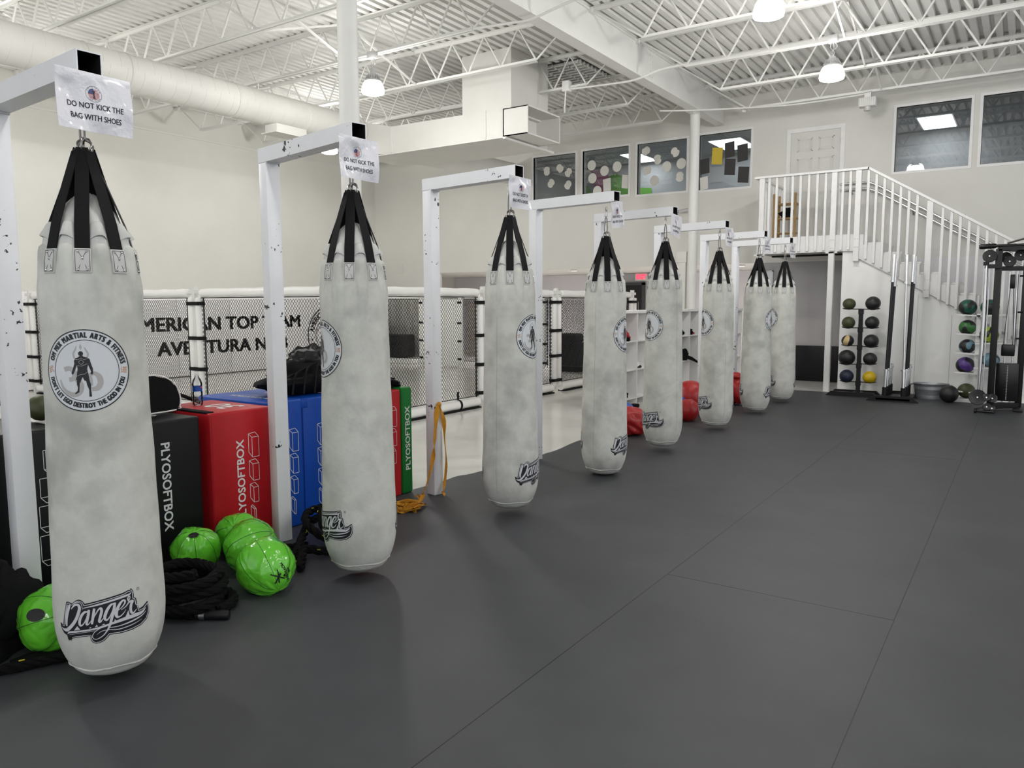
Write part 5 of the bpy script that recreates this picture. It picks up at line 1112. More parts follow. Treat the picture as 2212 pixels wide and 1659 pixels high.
# black duffel pile at lower left
dp = thing('duffel_bag', 'black cloth duffel slumped on the floor at the left edge', 'bag', (-3.6, 1.25, 0))
q = lump((-3.63, 1.24, 0.19), 0.29, (0.55, 1.0, 0.90), 31, 0.24, 2.6, flat=0.002); obj('bag_body', q, 'black_cloth', dp, smooth=60)
q = lump((-3.62, 1.44, 0.18), 0.17, (0.55, 0.9, 1.05), 37, 0.22, 3.0, flat=0.002); obj('side_pocket', q, 'black_cloth', dp, smooth=60)
q = MB(); q.tube([(-3.49, 1.28, 0.30), (-3.47, 1.36, 0.305)], 0.008, 8); obj('buckle', q, 'chrome', dp)
q = MB(); q.tube(smooth_pts([(-3.50, 1.12, 0.33), (-3.47, 1.22, 0.26), (-3.49, 1.28, 0.14), (-3.50, 1.30, 0.03)], 8), 0.014, 8); obj('carry_strap', q, 'webbing', dp)
q = lump((-3.40, 1.52, 0.012), 0.16, (0.42, 1.15, 0.10), 41, 0.3, flat=0.001); tag(obj('black_shirt', q, 'black_cloth', origin=(-3.36, 1.58, 0)), 'flat black cloth on the mat under the nearest green ball', 'cloth')
# yellow band tied to the third stand
yb = thing('hand_wrap', 'yellow cloth wrap tied to the third stand and trailing on the floor', 'hand wrap', (-3.76, 4.55, 0))
def ribbon(path, w_, n=8, th=0.003, seed=0, tw=2.2):
    P = [Vector(p_) for p_ in smooth_pts(path, n)]; q = MB(); vs_ = []; rnd = random.Random(seed); p0 = rnd.uniform(0, 6); L = 0
    for i, p_ in enumerate(P):
        t_ = (P[min(i+1, len(P)-1)]-P[max(i-1, 0)]).normalized(); s = t_.orthogonal().normalized(); u = t_.cross(s)
        if i: L += (p_-P[i-1]).length
        a = p0+tw*math.sin(L*6+p0); d = s*math.cos(a)+u*math.sin(a); nn = t_.cross(d); ww = w_*(0.75+0.25*math.sin(L*21+p0))
        vs_ += [p_+d*ww/2+nn*0.002, p_+nn*0.007, p_-d*ww/2+nn*0.002, p_-d*ww/2-nn*0.001, p_+nn*0.004, p_+d*ww/2-nn*0.001]
    m = len(P); q.add(vs_, [(6*i+j, 6*i+(j+1) % 6, 6*i+6+(j+1) % 6, 6*i+6+j) for i in range(m-1) for j in range(6)]+[tuple(range(6)), tuple(range(6*m-1, 6*m-7, -1))]); return q
obj('left_strand', ribbon([(-3.748, 4.575, 0.71), (-3.740, 4.54, 0.60), (-3.725, 4.50, 0.45), (-3.715, 4.46, 0.30), (-3.705, 4.38, 0.14), (-3.69, 4.30, 0.05), (-3.66, 4.22, 0.02)], 0.045, 8, seed=1), 'yellow_cloth', yb)
obj('right_strand', ribbon([(-3.748, 4.60, 0.70), (-3.738, 4.63, 0.58), (-3.735, 4.635, 0.40), (-3.73, 4.645, 0.25), (-3.735, 4.63, 0.10), (-3.725, 4.60, 0.03), (-3.70, 4.57, 0.015)], 0.038, 8, seed=2), 'yellow_cloth', yb)
q = MB(); q.sphere((-3.748, 4.588, 0.715), 0.02, 14, 10, (0.8, 1, 1.1)); obj('knot', q, 'yellow_cloth', yb)
pp_ = []; rn = random.Random(12)
for k in range(40): a = k*1.35; rr_ = 0.05+0.10*rn.random(); pp_.append((-3.70+rr_*0.8*math.cos(a), 4.13+rr_*1.1*math.sin(a), 0.010+0.05*rn.random()*(1-rr_/0.17)+0.004))
obj('floor_heap', ribbon(pp_, 0.05, 4, seed=4, tw=1.2), 'yellow_cloth', yb)
obj('tail_end', ribbon([(-3.88, 4.46, 0.012), (-3.80, 4.40, 0.012), (-3.74, 4.33, 0.015), (-3.70, 4.22, 0.02), (-3.63, 4.12, 0.02), (-3.57, 4.09, 0.012)], 0.045, 6, seed=5, tw=0.6), 'yellow_cloth', yb)
# ================================================================== stair, landing, racks and machine on the right
SY = 13.6
def rail_z(x): return 3.583 if x < -2.22 else 3.583-0.62*(x+2.22)
stc = thing('staircase', 'white painted wooden stair and landing up to the upstairs door', 'staircase', (-2.3, 14.3, 0))
q = MB(); q.box(-3.98, -2.30, SY+0.04, YB-0.005, 2.53, 2.57); obj('landing_floor', q, 'wood_white', stc)
q = MB(); q.box(-3.98, -2.36, SY, SY+0.04, 2.31, 2.58); q.box(-3.98, -3.94, SY+0.04, YB-0.005, 2.31, 2.53); obj('rim_board', q, 'wood_white', stc)
q = MB()
for i in range(5): x = -3.6+0.3*i; q.box(x, x+0.04, SY+0.04, YB-0.005, 2.34, 2.53)
obj('floor_joist', q, 'wood_white', stc)
q = MB(); q.tube([(-3.9, 14.3, 2.30), (-2.6, 14.3, 2.30)], 0.018, 8); obj('pipe', q, 'black_metal', stc)
NSTEP = 15
saw = [(-2.36, 2.55)]; x, z = -2.27, 2.57
saw = [(-2.36, 2.57), (-2.27, 2.57)]
for k in range(NSTEP):
    z2 = 2.57-0.165*(k+1); xx = -2.27+0.275*k; saw += [(xx, max(z2, 0.02)), (xx+0.275, max(z2, 0.02))]
saw += [(saw[-1][0], 0.004), (1.55, 0.004), (-2.36, 2.20)]
q = MB(); q.prism(saw, lambda a, c: (a, SY+0.005, c), lambda a, c: (a, SY+0.045, c)); obj('stringer', q, 'wood_white', stc)
q = MB(); q.prism(saw, lambda a, c: (a, 14.80, c), lambda a, c: (a, 14.84, c)); obj('stringer', q, 'wood_white', stc)
for k in range(NSTEP):
    z2 = 2.57-0.165*(k+1); xx = -2.27+0.275*k
    if z2 < 0.1: break
    q = MB(); q.rbox(xx-0.01, xx+0.29, SY+0.05, 14.80, z2, z2+0.035, 0.006); q.box(xx-0.004, xx+0.008, SY+0.05, 14.80, z2+0.036, z2+0.165); obj('step', q, 'wood_white', stc)
q = MB()
q.bar((-4.02, SY-0.03, 3.60), (-2.22, SY-0.03, 3.60), 0.10, 0.035); q.bar((-2.235, SY-0.03, 3.605), (1.7, SY-0.03, 3.605-0.62*3.935), 0.10, 0.035); q.bar((-3.97, SY-0.02, 3.60), (-3.97, YB-0.01, 3.60), 0.09, 0.035)
obj('guard_rail', q, 'wood_white', stc)
def baluster(x, zb, zt, y=SY-0.026, w=0.038): 
    q = MB(); q.rbox(x-w/2, x+w/2, y-w/2, y+w/2, zb, zt, 0.003, 1); obj('baluster', q, 'wood_white', stc)
for x in (-3.78, -3.656, -3.525, -3.396, -3.267, -3.133, -3.001, -2.869, -2.604, -2.491): baluster(x, 2.33, 3.585)
def newel(x, zb, zt, w=0.085, y=SY-0.03):
    q = MB(); q.rbox(x-w/2, x+w/2, y-0.03, y+0.028, zb, zt, 0.004, 1); n_ = obj('newel_post', q, 'wood_white', stc)
    q = MB()
    for zz in ((2.37, 2.50) if zb > 1.9 else (zb+0.12, zb+0.28)):
        for s in (-0.02, 0.02): q.lathe([(0.014, 0), (0.012, 0.007), (0, 0.009)], 8, M=Matrix.Translation((x+s, y-0.03, zz)) @ Matrix.Rotation(pi/2, 4, 'X'))
    obj('bolt_head', q, 'steel_white', n_)
newel(-3.90, 2.31, 3.585); newel(-2.735, 2.32, 3.585); newel(-2.37, 2.14, 3.585); newel(-1.335, 1.55, rail_z(-1.335)-0.01)
for k in range(28):
    x = -2.226+0.1185*k
    if abs(x+1.335) < 0.09: continue
    zt = rail_z(x)-0.012; zb = max(0.01, zt-1.40)
    if zt < 0.7: break
    baluster(x, zb, zt)
for y in (13.75, 13.9, 14.05, 14.2, 14.35, 14.5, 14.65, 14.8, 14.95, 15.1): baluster(-3.97, 2.55, 3.585, y)
q = MB()
for off in (0.0, -0.11): q.tube(smooth_pts([(-2.95, 15.12, 3.60+off), (-2.55, 15.10, 3.60+off), (-2.42, 15.10, 3.57+off), (-2.2, 15.10, 3.45+off), (-1.5, 15.10, 3.45+off-0.62*0.7), (0.6, 15.10, 3.45+off-0.62*2.8)], 6), 0.019, 10)
hr = obj('hand_rail', q, 'chrome', stc)
q = MB()
for x in (-2.75, -1.75, -0.9, 0.1):
    z = 3.60 if x < -2.4 else 3.45-0.62*(x+2.2); q.tube([(x, 15.10, z-0.13), (x, 15.14, z-0.18), (x, YB, z-0.18)], 0.01, 8)
obj('rail_bracket', q, 'dark_chrome', hr)
for (x, y, lb) in ((-2.755, SY+0.03, 0), (-3.93, SY+0.03, 0)):
    q = MB(); q.rbox(x-0.045, x+0.045, y-0.03, y+0.06, -0.008, 2.31, 0.004, 1); obj('support_post', q, 'wood_white', stc)
    q = MB(); q.box(x-0.09, x+0.09, y-0.03, y+0.06, 2.285, 2.31); obj('post_cap', q, 'wood_white', stc)
# panelled wall under the flight
q = MB(); pts = [(-2.585, -0.008), (1.5, -0.008), (1.3, 0.02), (-2.38, 2.27), (-2.40, 2.31), (-2.585, 2.31)]
q.prism(pts, lambda a, c: (a, SY+0.05, c), lambda a, c: (a, SY+0.12, c)); struct('wall_stair', q, 'laminate')
q = MB()
for x in (-0.97,): q.box(x-0.003, x+0.003, SY+0.0485, SY+0.05, 0, 1.28)
q.box(-1.45, -1.446, SY+0.0485, SY+0.05, 0, 1.6); struct('trim_2', q, 'wall_grey')
# slatted pine rack on the landing
e = thing('wooden_rack', 'small pine slatted rack standing on the stair landing behind the balusters', 'rack', (-3.72, 14.6, 2.57))
q = MB()
for (x, y) in ((-3.92, 14.4), (-3.92, 14.75), (-3.55, 14.4), (-3.55, 14.75)): q.box(x-0.018, x+0.018, y-0.018, y+0.018, 2.571, 3.42)
obj('upright', q, 'wood_pine', e)
for zz in (2.72, 2.98, 3.24):
    q = MB()
    for i in range(4): q.box(-3.94, -3.53, 14.40+i*0.10, 14.45+i*0.10, zz, zz+0.012)
    obj('slat_shelf', q, 'wood_pine', e)
q = lump((-3.73, 14.57, 3.08), 0.10, (1.3, 1, 0.9), 51, 0.3, flat=2.994); tag(obj('shoe_pile', q, 'black_cloth', origin=(-3.73, 14.57, 2.993)), 'black item on the pine rack upstairs', 'shoes')
# ---------------------------------------------------------------- medicine ball tree
RY = 13.12
tr = thing('ball_rack', 'black upright medicine ball rack with ten holders against the stair wall', 'ball rack', (-2.19, RY, 0))
q = MB()
for y in (RY-0.12, RY+0.2): q.prism([(-2.64, 0.001), (-1.86, 0.001), (-1.94, 0.07), (-2.56, 0.07)], lambda a, c, y=y: (a, y, c), lambda a, c, y=y: (a, y+0.05, c))
q.box(-2.25, -2.13, RY-0.10, RY+0.22, 0.015, 0.06); obj('base', q, 'black_metal', tr)
q = MB(); q.rbox(-2.215, -2.155, RY+0.02, RY+0.08, 0.06, 1.375, 0.004, 1)
for zz in (1.34, 1.06, 0.78, 0.49, 0.21): q.rbox(-2.222, -2.148, RY+0.012, RY+0.088, zz-0.05, zz+0.03, 0.004, 1)
obj('pole', q, 'black_metal', tr)
TB = [(-2.365, 1.452, 0.098, 'olive', 'dull olive medicine ball on the top left holder, with a bite-like notch'), (-2.02, 1.462, 0.112, 'ball_black', 'black medicine ball on the top right holder of the black rack'),
      (-2.365, 1.158, 0.100, 'olive', 'round olive medicine ball on the second left holder of the black rack'), (-2.02, 1.162, 0.104, 'ball_black', 'black medicine ball on the second right holder of the black rack'),
      (-2.365, 0.870, 0.094, 'ball_black', 'black medicine ball with a cream band on the third left holder'), (-2.02, 0.872, 0.110, 'ball_black', 'wide black medicine ball on the third right holder of the black rack'),
      (-2.37, 0.602, 0.128, 'ball_black', 'biggest shiny black medicine ball on the fourth left holder'), (-2.025, 0.592, 0.103, 'ball_black', 'shiny black medicine ball on the fourth right holder'),
      (-2.36, 0.305, 0.107, 'navy', 'dark navy medicine ball on the bottom left holder'), (-2.02, 0.302, 0.101, 'yellow', 'bright yellow medicine ball on the bottom right holder')]
for i, (x, z, R, m, lb) in enumerate(TB):
    zz = z-R*0.80; rr = R*0.60
    q = MB(); q.tube([(x+rr*math.cos(t), RY+0.05+rr*math.sin(t), zz) for t in [2*pi*k/24 for k in range(24)]], 0.007, 6, closed=True)
    q.tube([(-2.185, RY+0.05, zz), (x-rr*(1 if x < -2.2 else -1)*-1*1.0, RY+0.05, zz)], 0.007, 6)
    q.tube([(x-rr, RY+0.05, zz), (x-rr-0.035, RY+0.05, zz+0.012)] if x < -2.2 else [(x+rr, RY+0.05, zz), (x+rr+0.035, RY+0.05, zz+0.012)], 0.007, 6)
    obj('holder', q, 'black_metal', tr)
    q = MB(); q.sphere((x, RY+0.05, z), R, 32, 20, (1, 1, 0.97) if i else (1, 1, 0.92)); o = tag(obj('medicine_ball', q, m, origin=(x, RY+0.05, z-R)), lb, 'medicine ball', 'medicine balls on the black rack')
    if i == 4:
        q = MB(); q.grid(lambda u, v: Vector((x, RY+0.05, z))+Vector((math.sin((u-0.5)*0.95+0.2*math.sin(4*(v-0.5))-0.1), -math.cos((u-0.5)*0.95+0.2*math.sin(4*(v-0.5))-0.1), 0))*(R*1.012*math.cos((v-0.5)*2.7))+Vector((0, 0, R*0.985*math.sin((v-0.5)*2.7))), 10, 16); obj('cream_band', q, 'cream', o)
# ---------------------------------------------------------------- barbell holder
BY = 13.05
bh = thing('barbell_holder', 'black floor stand with upright tubes holding barbells', 'barbell stand', (-1.6, BY, 0))
q = MB(); q.prism([(-1.98, 0.001), (-1.26, 0.001), (-1.36, 0.085), (-1.86, 0.085)], lambda a, c: (a, 12.62, c), lambda a, c: (a, 12.66, c)); q.prism([(-1.84, 0.001), (-1.45, 0.001), (-1.47, 0.085), (-1.82, 0.085)], lambda a, c: (a, 13.40, c), lambda a, c: (a, 13.44, c)); q.box(-1.84, -1.38, 12.62, 13.44, 0.02, 0.05); obj('base', q, 'black_metal', bh)
for xr in (-1.745, -1.49):
    for i in range(4):
        y = 12.78+0.19*i; q = MB(); q.tube([(xr, y, 0.05), (xr, y, 0.20)], 0.036, 14); obj('tube', q, 'black_metal', bh)
def barbell(x, y, lean, m, lb, top=2.19, sl=0.40):
    t_ = thing('barbell', lb, 'barbell', (x, y, 0.06), 0, 'barbells standing in the holder'); a = Vector((x, y, 0.06)); b_ = Vector((x+lean[0], y+lean[1], top)); d = (b_-a).normalized(); L = (b_-a).length
    q = MB(); q.tube([a+d*0.40, b_-d*sl], 0.0155 if m != 'black_gloss' else 0.019, 12); obj('shaft', q, m, t_)
    for s0, s1 in ((0.02, 0.40), (L-sl, L)):
        q = MB(); q.tube([a+d*s0, a+d*s1], 0.0255, 16); obj('sleeve', q, 'chrome', t_)
        c = 0.40 if s0 < 1 else L-sl; q = MB(); q.tube([a+d*(c-0.012), a+d*(c+0.012)], 0.037, 16); obj('collar', q, 'chrome', t_)
barbell(-1.745, 12.78, (0.035, 0.10), 'black_gloss', 'black barbell with chrome sleeves, nearest on the left of the holder')
barbell(-1.745, 12.97, (0.045, 0.10), 'black_gloss', 'black barbell behind another on the left of the holder', 2.13)
barbell(-1.49, 12.97, (0.02, 0.10), 'black_gloss', 'black barbell with chrome sleeves on the right of the holder')
barbell(-1.49, 13.16, (0.02, 0.08), 'black_gloss', 'rear black barbell on the right of the holder', 2.17)
barbell(-1.49, 12.78, (-0.055, 0.12), 'chrome', 'thin all-silver barbell in the middle of the holder', 2.18, 0.42)
for i in range(2):
    for j, xr in enumerate((-1.745, -1.49)):
        y = 13.16+0.19*i
        if j and not i: continue
        q = MB(); q.tube([(xr, y, 0.06), (xr+0.01, y+0.01, 0.52)], 0.022, 12); q.tube([(xr+0.008, y+0.008, 0.46), (xr+0.009, y+0.009, 0.485)], 0.032, 12)
        tag(obj('short_bar', q, 'chrome', origin=(xr, y, 0.06)), ['short silver bar at the back left of the barbell holder', 'short silver bar at the far back left of the barbell holder', 'short silver bar at the back right of the barbell holder'][(2 if j else i)], 'bar', 'short bars in the holder')
# ---------------------------------------------------------------- tub and loose balls
e = thing('metal_tub', 'oval galvanised metal tub on the floor by the stair wall', 'tub', (-1.18, 13.36, 0))
q = MB(); M_ = Matrix.Translation((-1.18, 13.36, 0.001)) @ Matrix.Diagonal((1.0, 0.62, 1, 1))
q.lathe([(0, 0.0), (0.205, 0.0), (0.215, 0.05), (0.213, 0.06), (0.235, 0.19), (0.232, 0.20), (0.247, 0.222), (0.252, 0.232), (0.247, 0.238), (0.240, 0.232), (0.215, 0.06), (0.20, 0.02), (0, 0.02)], 40, M=M_); obj('tub_body', q, 'galv', e)
q = MB()
for s in (-1, 1): q.tube(smooth_pts([(-1.18+s*0.245, 13.30, 0.215), (-1.18+s*0.285, 13.32, 0.21), (-1.18+s*0.285, 13.40, 0.21), (-1.18+s*0.245, 13.42, 0.215)], 5), 0.007, 8)
obj('handle', q, 'galv', e)
q = MB(); q.sphere((-0.905, 12.98, 0.128), 0.128, 32, 20); tag(obj('medicine_ball', q, 'ball_black', origin=(-0.905, 12.98, 0)), 'black ball on the floor in front of the metal tub', 'medicine ball')
q = MB(); q.sphere((-0.70, 13.22, 0.166), 0.112, 32, 20, (1.05, 1, 0.97)); tag(obj('medicine_ball', q, 'olive', origin=(-0.70, 13.22, 0.055)), 'olive ball on the lowest bars of the white rack', 'medicine ball')
# ---------------------------------------------------------------- white ball rack
wr = thing('ball_rack', 'white metal ball rack with shelves of bars, right of the tub', 'ball rack', (-0.59, 13.25, 0))
q = MB(); q.rbox(-0.625, -0.565, 13.22, 13.28, 0.03, 1.31, 0.004, 1); obj('upright', q, 'wood_white', wr)
q = MB(); q.rbox(-0.88, -0.30, 13.08, 13.13, 0.001, 0.055, 0.004, 1); q.rbox(-0.88, -0.30, 13.37, 13.42, 0.001, 0.055, 0.004, 1); q.rbox(-0.62, -0.57, 13.10, 13.40, 0.005, 0.05, 0.004, 1); obj('foot', q, 'wood_white', wr)
SHL = [1.285, 1.005, 0.725, 0.435, 0.155]; SHR = [1.285, 0.88, 0.52]
for z in SHL:
    q = MB()
    for y in (13.13, 13.37): q.bar((-0.87, y, z+0.008), (-0.57, y, z-0.008), 0.03, 0.02)
    q.box(-0.61, -0.58, 13.12, 13.38, z-0.02, z); obj('shelf_bars', q, 'wood_white', wr)
for z in SHR:
    q = MB()
    for y in (13.13, 13.37): q.bar((-0.62, y, z-0.008), (-0.26, y, z+0.008), 0.03, 0.02)
    obj('shelf_bars', q, 'wood_white', wr)
def two_tone(c, R, m0, m1, seed, lb, sq=0.96):
    c = Vector(c); q = MB(); nu, nv = 120, 72; rn = random.Random(seed); p0 = rn.uniform(0, 6); ax = Vector((rn.uniform(-1, 1), -0.6, rn.uniform(-0.8, 0.8))).normalized()
    q.sphere(c, R, nu, nv, (1, 1, sq))
    o = tag(obj('medicine_ball', q, [m0, m1], origin=(c.x, c.y, c.z-R*sq)), lb, 'medicine ball', 'two-tone balls on the white rack')
    for p_ in o.data.polygons:
        d = p_.center-Vector((0, 0, R*sq)); d.normalize(); k = d.dot(ax)+0.28*math.sin(5*math.atan2(d.x, -d.y)+p0)*math.cos(3*d.z)
        p_.material_index = 1 if 0.10 < k < 0.85 else 0
    return o
two_tone((-0.745, 13.25, 1.40), 0.122, 'ball_black', 'teal', 1, 'black and teal medicine ball, top left of the white rack')
two_tone((-0.465, 13.25, 1.40), 0.122, 'teal', 'ball_black', 5, 'mostly teal medicine ball, top right of the white rack')
two_tone((-0.735, 13.25, 1.105), 0.115, 'ball_black', 'ball_grass', 9, 'black and green medicine ball, second left shelf of the white rack')
two_tone((-0.455, 13.25, 0.995), 0.128, 'ball_black', 'lime', 12, 'black and lime medicine ball, middle right shelf of the white rack')
two_tone((-0.725, 13.25, 0.825), 0.110, 'skyblue', 'ball_black', 14, 'pale blue and black medicine ball, third left shelf of the white rack')
two_tone((-0.735, 13.25, 0.545), 0.125, 'ball_black', 'purple', 17, 'black and purple medicine ball, fourth left shelf of the white rack')
two_tone((-0.415, 13.25, 0.63), 0.115, 'ball_black', 'skyblue', 21, 'black and blue medicine ball, lower right shelf of the white rack')
# ---------------------------------------------------------------- cable machine
MY = 12.35
cm = thing('cable_machine', 'black cable pulley machine cut off by the right picture edge', 'gym machine', (0.0, MY, 0))
q = MB(); q.rbox(-0.405, -0.325, MY-0.04, MY+0.05, 0.04, 2.19, 0.006); obj('upright', q, 'black_metal', cm)
q = MB(); q.rbox(-0.085, -0.005, MY+0.25, MY+0.35, 0.04, 2.19, 0.006); obj('upright', q, 'black_metal', cm)
q = MB(); q.rbox(0.75, 0.83, MY-0.04, MY+0.05, 0.04, 2.19, 0.006); obj('upright', q, 'black_metal', cm)
q = MB(); q.bar((-0.37, MY, 2.19), (0.80, MY, 2.19), 0.08, 0.05); q.bar((-0.33, MY+0.1, 1.93), (0.0, MY+0.3, 1.93), 0.05, 0.06); q.bar((-0.36, MY, 2.19), (-0.04, MY+0.3, 2.17), 0.06, 0.05); obj('cross_beam', q, 'black_metal', cm)
q = MB(); q.tube([(-0.60, MY-0.02, 2.225), (-0.585, MY-0.02, 2.225), (-0.42, MY-0.02, 2.23), (-0.40, MY-0.02, 2.23)], [0.024, 0.034, 0.034, 0.026], 14); q.tube([(-0.40, MY-0.02, 2.23), (0.3, MY-0.02, 2.235)], 0.018, 10); obj('pull_up_grip', q, 'black_gloss', cm)
q = MB(); q.tube([(-0.27, MY-0.05, 2.26), (-0.07, MY-0.30, 2.30)], 0.013, 10); q.tube([(-0.1, MY-0.02, 2.18), (0.05, MY-0.2, 2.22)], 0.013, 10)
for c in ((-0.07, MY-0.30, 2.30), (0.05, MY-0.2, 2.22)): q.sphere(c, 0.016, 10, 8)
obj('handle_bar', q, 'dark_chrome', cm)
def pulley(x, y, z, R, m='black_gloss'):
    q = MB(); q.lathe([(0, -0.012), (R*0.9, -0.014), (R, -0.012), (R*0.9, 0), (R, 0.012), (R*0.9, 0.014), (0, 0.012)], 28, M=Matrix.Translation((x, y, z)) @ Matrix.Rotation(pi/2-0.3, 4, 'X')); p_ = obj('pulley', q, m, cm)
    q = MB(); q.lathe([(0.012, 0), (0.010, 0.008), (0, 0.01)], 10, M=Matrix.Translation((x, y-0.014, z)) @ Matrix.Rotation(pi/2-0.3, 4, 'X')); obj('axle_cap', q, 'chrome', p_)
for a in ((-0.47, MY-0.05, 2.095, 0.085), (-0.24, MY+0.02, 2.02, 0.075), (-0.29, MY+0.1, 2.08, 0.07), (-0.12, MY+0.05, 2.10, 0.075)): pulley(*a, m='black')
for a in ((-0.505, MY-0.28, 0.20, 0.105), (-0.40, MY-0.28, 0.205, 0.05), (-0.335, MY-0.22, 0.19, 0.06), (-0.39, MY-0.34, 0.085, 0.05), (-0.33, MY-0.34, 0.07, 0.04)): pulley(*a)
q = MB(); q.tube([(-0.50, MY-0.12, 0.10), (-0.50, MY-0.06, 1.985)], 0.021, 16); q.tube([(-0.455, MY-0.10, 0.10), (-0.46, MY-0.06, 1.985)], 0.008, 8); obj('guide_rod', q, 'chrome', cm)
q = MB(); q.tube([(-0.505, MY-0.06, 1.97), (-0.505, MY-0.06, 2.02)], 0.034, 16); q.box(-0.52, -0.33, MY-0.08, MY-0.03, 1.93, 1.985); obj('rod_bracket', q, 'black_metal', cm)
q = MB()
for x0, x1 in ((-0.21, -0.255), (-0.19, -0.15), (-0.135, -0.125)): q.tube(smooth_pts([(x0, MY+0.2, 1.85), ((x0+x1)/2, MY+0.2, 1.4), (x1, MY+0.2, 1.0), (x1, MY+0.2, 0.80)], 5), 0.004, 6)
q.tube([(-0.487, MY-0.14, 2.04), (-0.47, MY-0.13, 1.2), (-0.49, MY-0.2, 0.25)], 0.004, 6); obj('cable', q, 'black', cm)
q = MB()
for x in (-0.235, -0.145): q.tube([(x, MY+0.25, 0.10), (x, MY+0.25, 1.92)], 0.012, 10)
obj('stack_rod', q, 'chrome', cm)
q = MB(); q.rbox(-0.225, -0.165, MY+0.17, MY+0.22, 1.66, 1.85, 0.008); q.rbox(-0.28, -0.12, MY+0.17, MY+0.23, 0.74, 0.90, 0.015); obj('cable_block', q, 'black_gloss', cm)
q = MB(); q.rbox(-0.325, -0.06, MY+0.16, MY+0.30, 0.12, 0.64, 0.006); ws = obj('weight_stack', q, 'black_gloss', cm)
q = MB()
for i in range(22): q.box(-0.194, -0.184, MY+0.157, MY+0.16, 0.14+i*0.022, 0.152+i*0.022)
obj('number_strip', q, 'lamp_metal', ws)
q = MB(); q.bar((-0.37, MY, 0.06), (-0.05, MY+0.3, 0.06), 0.09, 0.07); obj('base_frame', q, 'black_metal', cm)
for a in ((-0.42, -0.31, MY-0.30, MY+0.45), (-0.10, 0.01, MY-0.05, MY+0.6), (0.73, 0.85, MY-0.30, MY+0.45)): q = MB(); q.rbox(*a, 0.003, 0.04, 0.006); obj('foot', q, 'black_metal', cm)
q = MB()
for i, z in enumerate((1.83, 1.34, 0.98, 0.5)): q.tube([(-0.12, MY+0.25, z), (-0.06, MY+0.25, z)], 0.012, 8)
obj('adjust_pin', q, 'black_gloss', cm)
q = MB(); q.tube([(-0.53, MY-0.42, 0.035), (-0.50, MY-0.42, 0.035), (-0.49, MY-0.42, 0.03), (-0.30, MY-0.45, 0.03)], [0.03, 0.03, 0.018, 0.018], 12); q.tube([(-0.52, MY-0.42, 0.06), (-0.40, MY-0.33, 0.08)], 0.006, 6)
tag(obj('pull_grip', q, 'black_gloss', origin=(-0.42, MY-0.42, 0.0)), 'black pulling grip lying on the floor by the cable machine', 'grip')
# ================================================================== cubby shelf, red balls, small items
SX = -4.72
def cubby(y0, n, sx, name_lb, dp=0.34, w_=0.42):
    t_ = thing('cubby_shelf', name_lb, 'shelf', (sx-dp/2, y0+n*w_/2, -0.008), 0)
    y1 = y0+n*w_; Z = [0.10, 0.515, 0.93, 1.335]
    q = MB(); q.box(sx-dp, sx-dp+0.012, y0, y1, -0.008, 1.37); obj('back_panel', q, 'laminate_cool', t_)
    for i in range(n+1): q = MB(); y = y0+i*w_; q.box(sx-dp+0.012, sx, y-0.012, y+0.012, -0.008, 1.335); obj('side_panel', q, 'laminate', t_)
    for z in Z[:-1]:
        q = MB()
        for i in range(n): q.box(sx-dp+0.012, sx-0.004, y0+i*w_+0.012, y0+(i+1)*w_-0.012, z-0.009, z+0.009)
        obj('shelf_board', q, 'laminate', t_)
    q = MB(); q.rbox(sx-dp-0.005, sx+0.012, y0-0.02, y1+0.02, 1.336, 1.375, 0.003, 1); obj('top_board', q, 'laminate', t_)
cubby(9.52, 8, SX, 'long white cubby shelf behind the fifth and sixth heavy bags')
cubby(13.0, 2, -4.28, 'second white cubby shelf seen between the sixth and seventh heavy bags')
def item(name, c, rad, sq, seed, m, fl, lb, cat, amp=0.35):
    q = lump(c, rad, sq, seed, amp, 3.2, 26, 16, flat=fl); return tag(obj(name, q, m, origin=(c[0], c[1], fl)), lb, cat)
o = item('boxing_glove', (-4.82, 10.08, 1.02), 0.105, (0.8, 0.9, 0.9), 61, 'red_cloth', 0.940, 'red glove on the second shelf of the cubbies, beside the fourth bag', 'glove')
q = lump((-4.78, 10.06, 0.965), 0.07, (1, 0.9, 0.5), 62, 0.3); obj('cuff', q, 'black_cloth', o)
item('shoe', (-4.80, 12.20, 0.985), 0.07, (1.0, 0.6, 0.8), 63, 'black_cloth', 0.940, 'black shoe on the upper cubby shelf, left one', 'shoe')
item('shoe', (-4.80, 12.60, 0.990), 0.08, (0.9, 0.55, 0.9), 64, 'black_cloth', 0.940, 'black shoe with a red toe on the upper cubby shelf, right one', 'shoe')
q = lump((-4.76, 12.66, 0.965), 0.045, (1, 0.8, 0.5), 65, 0.2, flat=0.940); tag(obj('shin_guard', q, 'red_cloth', origin=(-4.76, 12.66, 0.94)), 'small red item beside the right shoe on the cubby shelf', 'sports gear')
o = item('headgear', (-4.80, 12.25, 0.63), 0.14, (0.9, 0.8, 0.75), 66, 'black_cloth', 0.525, 'black padded gear hanging over the middle cubby shelf', 'sports gear', 0.45)
q = MB(); q.tube([(-4.74, 12.25, 0.60), (-4.66, 12.40, 0.55), (-4.60, 12.58, 0.47)], [0.035, 0.03, 0.015], 10); obj('dangling_strap', q, 'black_cloth', o)
o = item('cap', (-4.82, 10.52, 0.565), 0.075, (0.9, 1, 0.7), 67, 'vinyl_white', 0.525, 'white cap with a black brim on the middle cubby shelf', 'cap', 0.1)
q = lump((-4.77, 10.53, 0.545), 0.05, (0.8, 1, 0.5), 68, 0.1, flat=0.525); obj('brim', q, 'black', o)
item('shoe', (-4.80, 10.05, 0.155), 0.07, (1, 0.8, 0.8), 69, 'black_cloth', 0.110, 'black shoe on the lowest cubby shelf', 'shoe')
